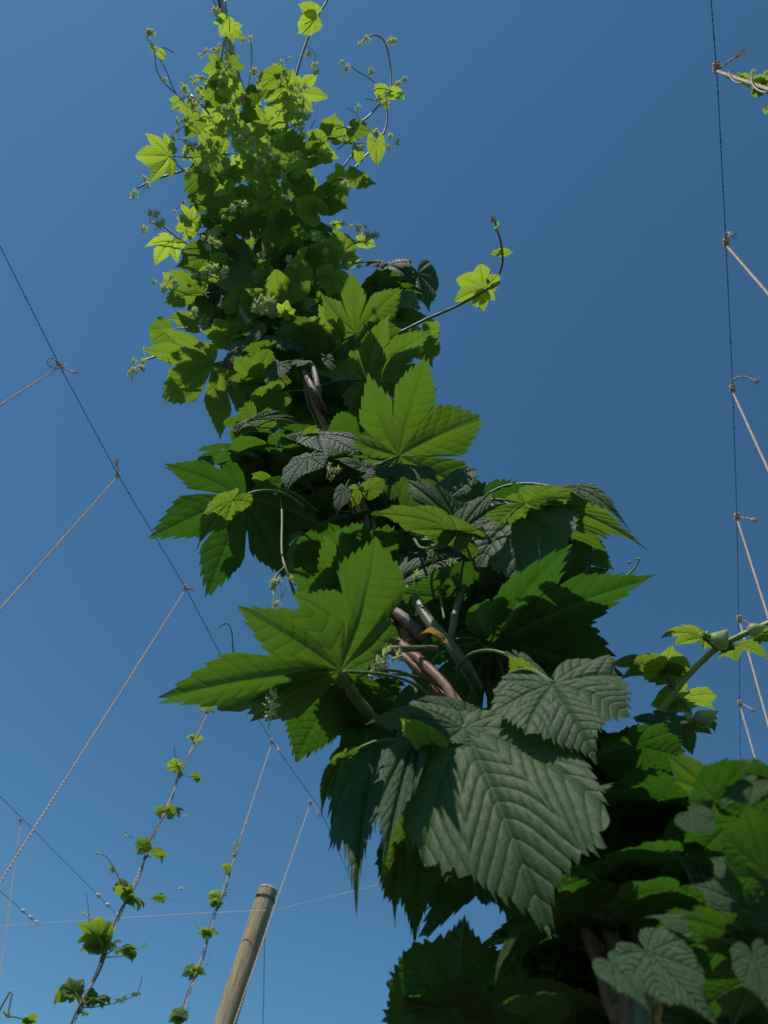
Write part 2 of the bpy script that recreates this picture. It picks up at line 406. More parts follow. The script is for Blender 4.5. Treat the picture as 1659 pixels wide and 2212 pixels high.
# ---- hero leaves: crop bx by tx ty kind face width tone options(d=mult b=bend c=curl f=fold n=normal)
HERO = '''
A 545 95 515 185 y U .95 1
A 555 140 632 190 y U .9 1
A 985 60 900 20 y U .75 1
A 975 100 900 170 y U .9 1
A 215 260 245 300 y U .9 1
A 520 340 425 355 y U 1.1 .8
A 550 315 640 340 y U .9 .6
A 525 410 430 410 y U .9 1
A 540 425 655 465 y U .9 1
A 520 425 480 478 y U .9 1
A 850 430 700 395 y U .95 .85
A 900 455 1055 490 y U .9 .9
A 800 385 690 420 y U .8 .7
A 510 450 430 545 y U .9 .6
A 580 460 610 530 y U .8 .9
A 310 500 272 545 y U .9 .9
A 350 530 425 600 y U .9 .8
A 500 605 580 545 y U 1 1
A 495 615 592 670 y U .9 1
A 400 600 335 695 y U .8 .7
A 855 480 830 560 y U .9 .85
A 860 560 955 600 y U .9 .9
A 1065 675 1090 560 y U 1.1 .7
A 1015 700 935 650 y U .9 .9
A 1180 640 1285 660 y U .8 .5
A 1155 650 1190 708 y U .9 .9
A 1160 690 1125 715 y U .9 .8
A 1345 485 1280 415 y U .8 .9
A 1375 455 1435 497 y U .8 1
A 1290 705 1300 832 y U .7 .85
A 1200 740 1205 822 y U .7 .9
A 1020 715 990 805 y U .9 .85
A 1030 770 1108 790 y U .9 .8
A 1192 882 1158 818 y U .7 .6
A 1182 890 1302 918 y U .65 .6
A 1140 905 1042 880 y U 1.1 .95
A 1130 920 1110 1000 y U .7 .85
A 262 778 90 772 t U 1.05 .95 c=.6
A 510 770 350 795 y U .9 .95
A 490 690 520 775 y U .8 .9
A 700 760 600 725 y U .8 1
A 710 775 618 835 y U .8 1
A 722 760 825 795 y U .8 1
A 650 685 762 620 y U .8 .9
A 870 800 885 640 f U 1.2 .55 d=1.04
A 955 1010 945 855 f U 1.25 .55 d=1.02
A 740 850 865 800 y U .8 .7
A 760 925 825 1000 y U .9 .8
A 490 885 395 955 y U .9 .6
A 560 850 500 905 y U .8 .8
A 560 870 655 860 y U .8 .8
A 430 870 325 965 h U .95 .4 d=1.03
A 395 1010 525 985 h U .8 .5
A 595 1060 425 1085 h U 1.1 .45 d=1.03
A 970 1030 878 1003 y U .8 .9
A 1055 990 1155 1045 h U 1.3 .4
A 372 1100 322 1015 y U .95 .95
A 345 1145 425 1068 y U .8 .95
A 740 990 690 1012 y U .8 .7
A 610 1105 662 1195 h U .8 .55
A 780 680 740 640 y U .9 .6
A 640 560 720 600 h U .9 .45
A 690 460 640 540 h U .9 .4
A 880 850 960 800 y U .8 .9
A 900 880 820 850 h U .9 .5
A 640 940 590 1000 y U .9 .6
A 690 1080 720 1180 h U 1.0 .2
A 860 1080 800 1160 h U 1.0 .2
B 275 203 190 325 t U .9 1
B 276 412 228 358 y U .95 1
B 1120 258 1080 128 h U 1.15 .8
B 1140 305 1222 290 y U .95 .9
B 1215 205 1302 232 y U .6 1
B 745 200 680 290 h T .8 .2 c=1.2
B 760 232 825 290 h T .6 .2 c=1.2
B 1045 155 955 118 h T .6 .2 c=1.2
B 520 300 622 280 y U .5 1
B 482 388 372 420 y U 1.0 .9
B 450 280 288 335 h U 1.0 .4
B 425 465 238 515 t U 1.1 .55
B 375 612 248 590 h U .8 .65
B 265 650 158 720 h U 1.2 .5
B 480 440 492 582 h T .5 .1 c=1.8
B 440 450 420 560 h T .9 .05
B 545 700 500 588 t U 1.15 .65
B 480 815 243 1012 f U 1.3 .55 d=.97 r=0.55
B 826 530 795 342 f U 1.45 .65 d=.93 r=0.55
B 830 572 852 498 t U .95 1 d=.9
B 1190 662 1425 440 f U 1.15 .35 d=.93 r=0.55
B 1252 893 1588 975 f U 1.15 .35 d=.95 r=0.55
B 1520 655 1576 842 h U .8 .5
B 1350 325 1490 430 h T .9 .05 c=1.0
B 1500 365 1560 560 h T .9 .02 c=.8
B 1320 310 1235 335 h T .8 .05 c=1.0
B 1095 682 898 640 t U 1.05 .6 d=.94
B 875 395 958 340 h T .5 .3 c=.6
B 1045 385 980 440 h T .8 .3 c=.8
B 850 700 738 765 h T 1.1 .15 c=.8 d=.93
B 655 700 565 800 h U .9 .35 d=.96
B 592 750 540 870 h T .7 .1 c=1 d=.94
B 805 825 742 935 h T .95 .15 c=.9 d=.9
B 890 798 795 825 h T .5 .2 c=.9 d=.9
B 900 810 985 812 h T .5 .2 c=.9 d=.9
B 1050 790 1085 860 h T .7 .15 c=.9 d=.92
B 720 845 632 893 h U .7 .5 d=.92
B 800 962 632 1040 h U .75 .4 d=.93 c=.8
B 645 1108 892 1085 h T .28 .2 d=.9
D 862 985 1045 912 f U 1.15 .3 d=.88 r=0.55
C 795 85 1000 190 h T .95 .05 c=.7 d=.88
C 745 195 640 375 h T .8 .05 c=.9 d=.86
C 705 88 588 155 h T .5 .3 d=.88
C 745 120 792 38 h U .8 .5 d=.9
C 500 50 430 385 h U .5 .35 d=.95
C 420 170 298 202 h T .9 .05 d=.97
C 400 50 520 20 h U .9 .3 d=.97
C 450 390 262 862 f U 1.05 .0 d=.97 b=.25 r=0.55
C 390 395 216 640 h U .45 .5 d=.9 c=.8
C 560 330 480 270 h U .8 .5 d=.95
C 880 450 640 520 h U 1.0 .1 d=1.02
C 890 620 662 760 h U 1.0 .1 d=1.02
C 700 470 560 300 h U .9 .1 d=1.05
C 1105 240 975 300 h T .8 .05 c=1 d=.85
C 1010 235 865 205 h T .4 .1 d=.86
C 1120 290 1195 212 h T .9 .05 c=.9 d=.86
C 1220 240 1385 335 h T .7 .05 c=.9 d=.86
C 1035 345 1135 295 h U .8 .45 d=.86
C 985 345 955 440 h U .7 .5 d=.86
C 920 350 882 482 h T .6 .1 c=.8 d=.86
C 1455 540 1042 462 h U .42 .35 d=.80 b=.5 c=.8
C 1465 520 1208 305 h T .42 .25 d=.82 b=.4
C 1462 552 1642 345 h T .5 .25 d=.8 b=.5
C 1395 400 1560 248 h T .75 .2 d=.85 c=.7
C 1475 505 1590 590 h U .95 .25 d=.86
D 735 1450 338 1520 m U 1.0 .22 d=.84 b=1.0 c=1.1 w1 r=0.7
D 775 1380 622 1282 h U .9 .2 d=.93
D 745 1475 640 1648 t U 1.25 .1 d=.9 b=.3 r=.3
D 790 1480 715 1610 h U .9 .05 d=.93
R 835 215 890 690 h T 1.2 .2 d=.82 b=.5
R 870 178 1482 417 h U .27 .4 d=.78 b=1.1 c=.8
R 1050 108 1400 330 h T .24 .3 d=.83 b=.8
R 1000 330 1282 428 h U 1.0 .3 d=.95
R 790 220 830 545 h T .85 .0 d=.92
R 765 240 782 112 h U .6 .3 d=.9
R 715 880 1335 1075 f U 1.15 .0 d=.98 b=.4
R 920 590 1125 697 h U .6 .4 d=.97
R 965 585 1032 578 y U .9 .9 d=.97
R 700 900 680 1150 h U 1.0 .0 d=.98
R 940 1130 778 930 h U .6 .6 d=.88 c=.8
R 850 965 1052 1205 h T .30 .25 d=.84 b=.4
R 620 420 720 520 h U .9 .2 d=1.0
E 1265 165 1478 572 h T 1.55 .2 d=.75 b=.5
E 820 385 1250 1443 g T 1.12 .26 d=.80 b=.35 c=.25 f=0 w3 r=0.25
E 1290 1085 1505 1165 h T .6 .25 d=.83
E 430 330 283 1338 h T .62 .0 d=1.0 b=.5
E 590 420 405 1195 h T .30 .15 d=.81 b=.4
E 810 385 318 372 h T .42 .25 d=.80 b=.6
E 810 330 565 250 h T .5 .15 d=.83
E 650 455 495 335 h U .75 .7 d=.78 c=1.2
E 640 850 568 1468 h U .75 .0 d=.93 b=.4
E 520 900 475 1388 h U .30 .3 d=.88
E 700 1050 835 1255 h U .8 .35 d=.93
E 890 1080 1045 1345 h T .7 .0 d=.93
E 210 540 105 852 h U .25 .4 d=.88
F 1300 330 980 640 h T .95 .0 d=.92
F 1310 365 1420 465 h T .8 .25 d=.66
F 1410 270 1202 98 h U .45 .3 d=.70
F 1420 300 1490 98 h T .85 .0 d=.68
F 1590 225 1440 345 h T .55 .25 d=.66
F 1610 220 1540 110 h T .8 .25 d=.68
F 1680 270 1590 105 h U 1.1 .05 d=.70
F 1660 640 1555 315 h U .75 .05 d=.70
F 1610 650 1388 562 h T .6 .15 d=.76
F 1680 850 1305 680 h T .45 .1 d=.74
F 1450 840 1095 830 h T .38 .2 d=.74
F 1595 960 1248 838 h U .40 .15 d=.76
F 1600 1010 1275 975 h U .22 .3 d=.76
F 1120 990 1440 1330 h T .55 .15 d=.72 b=.4
F 955 1035 1130 1265 h T .5 .15 d=.74
F 1590 1000 1670 1270 h T .6 .1 d=.72
F 250 1265 292 815 h U 1.2 .0 d=1.10 r=.4
F 260 1290 35 1190 h U 1.0 .0 d=1.12
F 780 1330 440 1080 h U .95 .0 d=1.12
F 740 790 690 1230 h T .8 .0 d=.93
F 552 885 424 1168 h T .13 .3 d=.85
F 520 620 500 850 h T .8 .0 d=.95
F 900 640 1000 1060 h T .9 .0 d=.93
F 1250 560 1000 900 h T .9 .0 d=.88
F 1100 230 900 480 h T .9 .0 d=.95
F 1050 60 1260 260 h U .9 .0 d=.97
F 1500 400 1300 640 h T .9 .0 d=.86
F 1250 700 1060 1000 h T .9 .0 d=.84
F 1500 900 1300 1240 h T .9 .0 d=.82
F 1640 1080 1500 1340 h T .9 .0 d=.80
F 600 1200 700 1400 h T 1.0 .0 d=.9
'''
heroes = []
for i, ln in enumerate(HERO.strip().splitlines()):
    q = ln.split(); c = q[0]; b = cv(c, float(q[1]), float(q[2])); t = cv(c, float(q[3]), float(q[4]))
    o = dict(b=.35+random.uniform(-.15, .35), c=random.uniform(.0, .5), d=1., f=random.uniform(-.18, .1)); big = 0
    for z in q[9:]:
        if z == 'w3': big = 3
        elif z == 'w1': big = 2
        else: k, v = z.split('='); o[k] = float(v)
    L = math.hypot(t[0]-b[0], t[1]-b[1])
    if q[4+1] in 'ft' and len(q) < 12 and 'b=' not in ln: o['b'] += .25; o['c'] += .3
    if c == 'A': o['d'] *= random.uniform(.86, .94)
    if c == 'F' and q[6] == 'T' and float(q[8]) == 0: q[6] = 'U'
    if c == 'A' and q[5] == 'y' and L > 24 and i % 5 < 2: q[5] = 't'
    heroes.append(dict(crop=c, i=i, b=b, t=t, kind=q[5], face=q[6], w=float(q[7]), tone=float(q[8]), L=L, area=L*L*float(q[7]), big=big, **{'o': o}))

# ------------------------------------------------------------------ main plant
GZ = -1.6
spine = [at(sp_x(y), y, sp_d(y)) for y in (2300, 2200, 2100, 1975, 1850, 1710, 1570, 1480, 1400, 1285, 1170, 1085, 1000, 930, 860, 780, 700, 600, 500, 400, 300, 220, 150, 60, -20)]
up = Vector((0, 0, 1))
root = Vector((spine[0].x*1.03, spine[0].y*1.0, GZ))
low = [root, root.lerp(spine[0], .35)+Vector((.01, .0, 0)), root.lerp(spine[0], .7)+Vector((.0, .01, 0))]
path = smooth_path(low+spine, 300)
plant = thing('hop_plant', root, 'tall leafy hop plant across the middle, broad dark leaves low, yellow-green leaves at its top', 'climbing plant')
def plant_dist(px, py): return sp_d(py)

mb = MB(); 
for P in helix_paths(path, .0026, .03, 3, .003): tube(mb, P, .0024, 6)
fuzz(mb, path, .008, 260, .014)
mb.build('support_twine', 'twine_gold', plant, root)
# three bines wound round the twine
specs = [('stem_red', .0125, .75, .0, (.0075, .0068, .0038, .0015, .001)), ('stem_green', .014, .55, 2.0, (.006, .0055, .0035, .0014, .001)), ('stem_pale', .012, .62, 4.2, (.0065, .006, .0035, .0014, .001))]
for mname, rd, pitch, ph0, rad in specs:
    mb = MB(); P = helix_paths(path, lambda s, rd=rd: rd*(1+.25*math.sin(23*s))*(1 if s < .5 else .55), pitch, 1, .008, ph0, .35)[0]
    tube(mb, P, list(rad), 10, 0, lambda i, k: 1+.10*math.cos(k*math.pi*2/10*3)+.04*math.sin(i*.7+k))
    fuzz(mb, P, .006, 160, .004)
    mb.build('stem', mname, plant, root)
def D3(c, pts, d):
    out = []
    for i, p in enumerate(pts):
        x, y = cv(c, p[0], p[1]); dd = p[2] if len(p) > 2 else 1.
        out.append(at(x, y, (sp_d(y) if d is None else d)*dd))
    return out
def twisted_stem(pts, r, mat, d=None, k=3):
    mb = MB(); P = smooth_path(D3('D', pts, d), 40)
    for q, Q in enumerate(helix_paths(P, r*.80, .24, k, .004, 1.0, .3)):
        rq = r*(1, .72, .85)[q % 3]; tube(mb, Q, rq, 12, 0, lambda i, k_: 1+.10*math.cos(2*math.pi*k_/12*4+i*.2)+.06*math.sin(i*1.3+k_*2)); fuzz(mb, Q, rq, 700, .0035)
    return mb.build('stem', mat, plant, P[0])
def extra_stem(c, pts, r, mat, name='stem', d=None, par=None, n=40, ns=8, fz=0):
    mb = MB(); P = smooth_path(D3(c, pts, d), n); rid = max(3, ns//3); tube(mb, P, r, ns, 0, lambda i, k: 1+.09*math.cos(2*math.pi*k/ns*rid+i*.25)+.05*math.sin(i*1.7+k*2.3)+.05*math.sin(i*.6))
    if fz: fuzz(mb, P, r if isinstance(r, float) else r[0], fz, .004)
    return mb.build(name, mat, par or plant, P[0])
twisted_stem([(790, 1290, .97), (835, 1365, .95), (868, 1402, .93), (920, 1450, .92), (975, 1500, .92), (1004, 1560, .94), (1030, 1640, .98)], .0042, 'stem_red', k=2)
extra_stem('D', [(900, 1455, .97), (925, 1490, .96), (960, 1530, .97), (990, 1600, 1)], .0050, 'stem_red', ns=18)
extra_stem('C', [(1000, 760, .96), (1080, 762, .93), (1170, 790, .92), (1260, 870, .92), (1330, 980, .92), (1420, 1080, .93), (1500, 1190, .95), (1560, 1300, 1.)], .005, 'stem_green', ns=18, fz=300)
extra_stem('C', [(1050, 820, .98), (1120, 890, .96), (1220, 970, .95), (1310, 1060, .97)], .005, 'stem_pale', ns=18, fz=300)
extra_stem('B', [(935, 860, .95), (965, 920, .93), (1000, 980, .94), (1040, 1060, 1)], .0045, 'stem_pale', ns=10)
extra_stem('B', [(975, 820, .95), (990, 880, .93), (1005, 960, .94), (1010, 1030, 1)], .0045, 'stem_pale', ns=10)
extra_stem('D', [(738, 1452, .84), (765, 1500, .88), (795, 1540, .92), (860, 1600, 1)], .0042, 'petiole', 'petiole')

# shoots near the top and sides
SHOOTS = [('A', [(540, 0), (548, 90), (540, 170), (523, 280), (520, 420)], .0022), ('A', [(478, -40), (483, 0), (512, 75), (545, 150), (570, 260), (610, 380)], .0018),
 ('A', [(1075, -60), (1050, 0), (990, 100), (930, 250), (880, 430), (850, 600), (825, 760)], .0032),
 ('A', [(640, 185), (665, 200), (672, 300), (655, 440), (670, 540)], .0015), ('A', [(540, 180), (545, 330), (550, 520), (600, 640)], .0022),
 ('A', [(155, 190), (190, 250), (240, 340), (300, 470), (400, 560)], .0014), ('A', [(190, 260), (198, 340), (235, 410), (330, 500), (460, 640)], .0016),
 ('A', [(370, 475), (430, 530), (480, 600), (510, 700), (550, 850), (600, 1030), (630, 1190), (660, 1300)], .0034),
 ('A', [(105, 935), (150, 912), (200, 890), (330, 850), (410, 820), (520, 760)], .0024), ('A', [(258, 775), (290, 810), (335, 850)], .002),
 ('A', [(1205, 240), (1225, 205), (1260, 180), (1300, 178), (1340, 220), (1362, 330), (1365, 420), (1345, 500), (1345, 600), (1315, 690), (1200, 820), (1100, 940), (980, 1070), (900, 1150)], .0022),
 ('A', [(1155, 320), (1200, 355), (1270, 400), (1345, 480)], .0013), ('A', [(1340, 215), (1360, 205), (1385, 200)], .001),
 ('A', [(1320, 510), (1240, 590), (1140, 645), (1040, 700), (940, 760)], .0026), ('A', [(1190, 745), (1150, 800), (1090, 870), (940, 990)], .0022),
 ('A', [(1030, 500), (1000, 515), (990, 590), (965, 640)], .001), ('A', [(945, 225), (985, 265), (990, 330), (985, 380)], .0008),
 ('A', [(1120, 550), (1150, 540), (1190, 565), (1210, 600)], .0008), ('A', [(715, 770), (730, 850), (742, 940), (755, 1180)], .0026),
 ('A', [(880, 540), (830, 590), (770, 630)], .002), ('A', [(850, 430), (870, 462), (935, 450)], .0018), ('A', [(1070, 670), (1060, 690), (1170, 715), (1290, 700)], .0012),
 ('A', [(365, 400), (385, 378), (410, 372), (440, 400)], .0008),
 ('B', [(165, 110), (230, 130), (310, 190), (400, 245), (480, 290)], .0022), ('B', [(430, 200), (460, 250), (500, 330), (560, 400)], .002),
 ('B', [(440, 190), (455, 150), (480, 160), (515, 180)], .0015), ('B', [(1225, 165), (1180, 230), (1140, 290), (1100, 350)], .0018),
 ('B', [(85, 850), (140, 800), (210, 775), (300, 750), (400, 740)], .0018), ('B', [(150, 790), (135, 760), (137, 730)], .0012),
 ('B', [(600, 510, .97), (640, 580, .95), (700, 670, .95)], .0045),
 ('C', [(605, 300, .98), (625, 450, .96), (625, 640, .97), (650, 740, .97), (690, 850, 1)], .0016), ('C', [(640, 710, .97), (600, 750, .96), (590, 780, .96)], .0012),
 ('R', [(600, 440, .95), (560, 620, .92), (530, 700, .92), (510, 800, .92), (480, 900, .95)], .0035), ('R', [(420, 500, .92), (440, 600, .91), (470, 760, .92)], .0012),
 ('C', [(920, 1120, .9), (1020, 1110, .9), (1180, 1100, .89), (1360, 1100, .91)], .003)]
for c, pts, r in SHOOTS:
    extra_stem(c, pts, [r*.7, r, r], 'shoot', 'side_shoot', n=36, ns=6)

# leaves
heroes.sort(key=lambda h: -h['area'])
rest = MB(); nleaf = 0
for k, h in enumerate(heroes):
    o = h['o']; d = sp_d(h['b'][1])*o['d']
    rr = random.Random(h['i']*13+5)
    base, tip, Nn = leaf_plane(h['b'], h['t'], h['face'], d, None, .16 if h['kind'] != 'y' else .28, rr, o.get('r', .0))
    h['w'] *= width_fix(base, tip, Nn)*(1.4 if h['crop'] == 'F' else 1)
    res = h['big'] or (2 if h['L'] > 130 else 1 if h['L'] > 38 else 0)
    if h['face'] == 'T' and h['L'] > 60: res = max(res, 2)
    tgt = MB() if k < 100 else rest
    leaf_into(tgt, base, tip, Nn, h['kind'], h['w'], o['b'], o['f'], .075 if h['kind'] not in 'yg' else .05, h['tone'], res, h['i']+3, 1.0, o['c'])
    # petiole towards the bine
    h['base'] = base
    py = h['b'][1]+.05*h['L']*4
    q = at(sp_x(py), py, sp_d(py)*1.0)
    dirn = (q-base); dl = min(dirn.length, .09 if h['L'] > 60 else .05)
    e = base+dirn.normalized()*dl
    back = (base-tip).normalized()*dl*.4
    pr = .0016 if h['L'] > 110 else .0011
    P = smooth_path([base, base+back*.5+dirn.normalized()*dl*.25, base+back*.5+dirn.normalized()*dl*.6, e], 10)
    if k < 100:
        lf = tgt.build('leaf', 'leaf', plant, base)
        if h['area'] > 2500 and h['crop'] != 'F':
            pm = MB(); tube(pm, P, [pr*.8, pr], 6); pm.build('petiole', 'petiole', lf, base)
            nleaf += 1
    elif h['crop'] != 'F':
        tube(rest, P, [pr*.7, pr], 5)
# inner foliage along the bine
WID = [(120, 30), (200, 90), (300, 130), (420, 150), (500, 150), (600, 150), (700, 165), (800, 150), (900, 130), (1000, 120), (1100, 160), (1200, 200), (1300, 180), (1400, 200), (1500, 170), (1600, 230), (1750, 250), (1900, 260), (2050, 260), (2200, 330)]
def wid(y): return float(np.interp(y, [a for a, _ in WID], [b for _, b in WID]))
OFF = [(100, 10), (600, -20), (800, -20), (1000, 30), (1200, 60), (1350, 60), (1500, 0), (1700, 120), (1900, 170), (2212, 30)]
rr = random.Random(99)
def my_ok(base, tip):
    a, b = proj(base), proj(tip); n = min(base.length, tip.length); m = proj((base+tip)/2)
    return m[1] > 1500 and n < .56 and (min(a[0], b[0]) < 1450 or math.hypot(a[0]-b[0], a[1]-b[1]) > 420)
def off(y): return float(np.interp(y, [a for a, _ in OFF], [b for _, b in OFF]))
def inside(x, y, k=1.): return abs(x-sp_x(y)-off(y)) < wid(y)*k and y > 125
def filler(n, y0, y1, spread, dlo, dhi, L0, L1, kinds, t0, t1, pU, jit=.35, size_up=1.):
    for i in range(n):
        y = rr.uniform(y0, y1); fx = rr.uniform(-1, 1)*spread
        x = sp_x(y)+off(y)+fx*wid(y)
        d = sp_d(y)*rr.uniform(dlo, dhi)
        Lp = rr.uniform(L0, L1)*F0/d
        for tries in range(10):
            an = rr.uniform(0, 6.28); t = (x+math.cos(an)*Lp, y+math.sin(an)*Lp*.9)
            if inside(*t) and not (830 < t[0] < 1020 and 1380 < t[1] < 1545) and not (t[0] < 1000 and t[1] > 1640): break
        else: continue
        mx_, my_ = (x+t[0])/2, (y+t[1])/2
        if math.hypot(mx_-930, my_-1470) < 60+Lp*.62: continue
        if dlo < .98 and (math.hypot(mx_-675, my_-845) < 30+Lp*.5 or math.hypot(mx_-800, my_-1160) < 40+Lp*.5): continue
        if d < .60 and 860 < (x+t[0])/2 < 1310 and 1480 < (y+t[1])/2 < 2030: continue
        face = 'U' if rr.random() < pU else 'T'
        base, tip, Nn = leaf_plane((x, y), t, face, d, None, jit, rr)
        if (tip-base).length > L1*1.1: tip = base+(tip-base).normalized()*L1*1.1
        if my_ok(base, tip): continue
        leaf_into(rest, base, tip, Nn, rr.choice(kinds), rr.uniform(.8, 1.05), rr.uniform(.2, 1.0), rr.uniform(-.2, .1), .05,
                  rr.uniform(t0, t1), 1, rr.randrange(400), 1., rr.uniform(0, 1.0))
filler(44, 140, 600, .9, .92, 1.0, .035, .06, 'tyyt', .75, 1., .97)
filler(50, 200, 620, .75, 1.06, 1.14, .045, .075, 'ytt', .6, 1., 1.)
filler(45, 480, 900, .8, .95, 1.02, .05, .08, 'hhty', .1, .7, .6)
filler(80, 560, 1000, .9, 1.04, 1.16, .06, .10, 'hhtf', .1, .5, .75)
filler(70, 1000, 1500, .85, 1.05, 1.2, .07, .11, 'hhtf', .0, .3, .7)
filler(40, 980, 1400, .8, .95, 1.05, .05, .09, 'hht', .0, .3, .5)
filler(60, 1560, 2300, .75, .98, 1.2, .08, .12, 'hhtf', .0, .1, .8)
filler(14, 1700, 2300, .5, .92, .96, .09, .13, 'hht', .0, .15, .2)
def patch(n, x0, x1, y0, y1, dlo, dhi, L0, L1, kinds, t0, t1, pU):
    for i in range(n):
        x, y = rr.uniform(x0, x1), rr.uniform(y0, y1); d = rr.uniform(dlo, dhi); Lp = rr.uniform(L0, L1)*F0/d
        for tries in range(12):
            an = rr.uniform(0, 6.28); t = (x+math.cos(an)*Lp, y+math.sin(an)*Lp*.9)
            if x0-20 < t[0] < x1+20 and y0-20 < t[1] < y1+20: break
        else: continue
        if d < .60 and 860 < (x+t[0])/2 < 1310 and 1480 < (y+t[1])/2 < 2030: continue
        face = 'U' if rr.random() < pU else 'T'
        base, tip, Nn = leaf_plane((x, y), t, face, d, None, .3, rr)
        if (tip-base).length > L1*1.1: tip = base+(tip-base).normalized()*L1*1.1
        if my_ok(base, tip): continue
        tq = proj(tip)
        if d < .66 and tq[0] < 1290 and tq[1] < 2060: continue
        leaf_into(rest, base, tip, Nn, rr.choice(kinds), rr.uniform(.8, 1.05), rr.uniform(.2, 1.0), rr.uniform(-.2, .1), .05, rr.uniform(t0, t1), 1, rr.randrange(400), 1., rr.uniform(0, 1.0))
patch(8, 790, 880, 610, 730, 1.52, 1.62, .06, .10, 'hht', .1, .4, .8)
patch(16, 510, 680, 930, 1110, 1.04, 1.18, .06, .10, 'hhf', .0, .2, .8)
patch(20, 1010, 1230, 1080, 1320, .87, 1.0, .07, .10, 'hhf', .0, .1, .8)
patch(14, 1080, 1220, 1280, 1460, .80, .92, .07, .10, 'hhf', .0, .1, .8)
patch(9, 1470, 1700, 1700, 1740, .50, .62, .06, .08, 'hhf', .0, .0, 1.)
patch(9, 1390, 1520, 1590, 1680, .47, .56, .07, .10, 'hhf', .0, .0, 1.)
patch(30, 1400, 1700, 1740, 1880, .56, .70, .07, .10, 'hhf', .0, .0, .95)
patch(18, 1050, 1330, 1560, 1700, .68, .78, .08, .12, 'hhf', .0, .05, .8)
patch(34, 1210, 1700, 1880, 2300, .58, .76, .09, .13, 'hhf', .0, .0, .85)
# leaves low on the bine, below the frame
for i in range(26):
    z = rr.uniform(GZ+.3, -.35); t_ = (z-GZ)/(spine[0].z-GZ); p = root.lerp(spine[0], t_)
    a = rr.uniform(0, 6.28); dv = Vector((math.cos(a), math.sin(a), rr.uniform(-.6, .1)))
    if dv.y < -.5 and z > -.5: continue
    base = p+dv*.05; leaf_into(rest, base, base+dv*rr.uniform(.09, .13), Vector((dv.x*.4, dv.y*.4, 1)).normalized(), rr.choice('hft'), .95, .6, -.1, .05, .2, 1, i, 1., .3)
fo = rest.build('foliage', 'leaf', plant, root); fo['kind'] = 'stuff'

# flower clusters
def burr_into(mb, c, ax, r, seed, long=1.):
    g = random.Random(seed)
    for k in range(20):
        z = 1-2*(k+.5)/20; a = k*2.4; q = math.sqrt(1-z*z)
        d = Vector((q*math.cos(a), q*math.sin(a), z)); d = (d+Vector((g.gauss(0, .2), g.gauss(0, .2), g.gauss(0, .2)))).normalized()
        pc = c+ax*(d.dot(ax)*r*(long-1)) ; s = d.orthogonal().normalized()
        p0 = pc+d*r*.2; l = r*g.uniform(.8, 1.35); w = r*.26
        n = s.cross(d)
        mb.add([tuple(p0-s*w*.5), tuple(p0+s*w*.5), tuple(p0+d*l*.55+s*w+n*w*.5), tuple(p0+d*l+ax*r*.2), tuple(p0+d*l*.55-s*w+n*w*.5)], [(0, 1, 2, 4), (4, 2, 3)])
FL = {'A': [(160, 185), (200, 255), (220, 390), (345, 465), (420, 480), (395, 500), (560, 215), (545, 245), (640, 190), (800, 370), (930, 445), (910, 455), (525, 400), (570, 300), (495, 605), (715, 770), (690, 760), (740, 785), (600, 700), (1205, 240), (1250, 180), (1375, 200), (1155, 310), (1265, 360), (1390, 430), (1325, 515), (1300, 675), (1365, 730), (1200, 560), (110, 940), (150, 920), (700, 700), (1210, 740), (1160, 935), (570, 690), (640, 680), (900, 770), (280, 540), (320, 600), (690, 355), (500, 65), (375, 840), (780, 780), (840, 850), (560, 560), (380, 500), (970, 260), (975, 340), (1130, 880)],
      'B': [(165, 110), (205, 130), (180, 90), (450, 140), (510, 180), (500, 165), (445, 200), (480, 240), (1225, 140), (1250, 160), (1275, 150), (1240, 130), (1255, 175), (1175, 310), (740, 540), (755, 510), (725, 520), (205, 375), (225, 410), (250, 430), (130, 790), (80, 850), (95, 870), (75, 830), (115, 830), (545, 350), (510, 350), (400, 570), (990, 180), (860, 300)],
      'C': [(850, 250), (870, 265), (610, 780), (605, 830), (645, 800), (1340, 690), (1420, 690), (1260, 750), (1320, 640)],
      'D': [(592, 1535), (842, 1412), (822, 1430), (810, 1422)]}
k = 0
for c, L_ in FL.items():
    for (fx, fy) in L_:
        x, y = cv(c, fx, fy); d = sp_d(y)*(.87 if c == 'A' else .9 if c == 'B' else .88)
        g = random.Random(k); k += 1; mb = MB(); p = at(x, y, d); r0 = .0066 if c in 'AB' else .0062
        if c == 'D': r0 = .0055
        if c == 'C': r0 = .0038
        if (fx, fy) in ((80, 850), (95, 870), (75, 830), (115, 830), (130, 790)): r0 = .0045
        for j in range(g.choice((1, 2, 2, 3)) if c in 'AB' else 2):
            q = p+Vector((g.gauss(0, 1), g.gauss(0, 1), g.gauss(0, 1)))*r0*1.1
            burr_into(mb, q, Vector((g.gauss(0, .5), g.gauss(0, .5), 1)).normalized(), r0*g.uniform(.8, 1.2), k*7+j, 1.0 if c != 'D' else 1.8)
            tube(mb, [q, q.lerp(p, .6)+Vector((0, 0, -.006)), p+Vector((0, .004, -.014))], .0006, 4)
        mb.build('flower_cluster', 'burr', plant, p, smooth=False)
# stipules by the red bine
mb = MB(); b_, t_, n_ = leaf_plane((963, 1378), (905, 1372), 'U', sp_d(1390)*.88, (.2, -.3, 1), 0, random)
leaf_into(mb, b_, t_, n_, 'y', .55, 1.2, -.3, .1, .9, 1, 4); mb.build('stipule', 'dry', plant, b_)
extra_stem('C', [(985, 1100, .88), (1040, 1090, .88), (1100, 1065, .88)], .0055, 'shoot_bright', 'side_shoot')

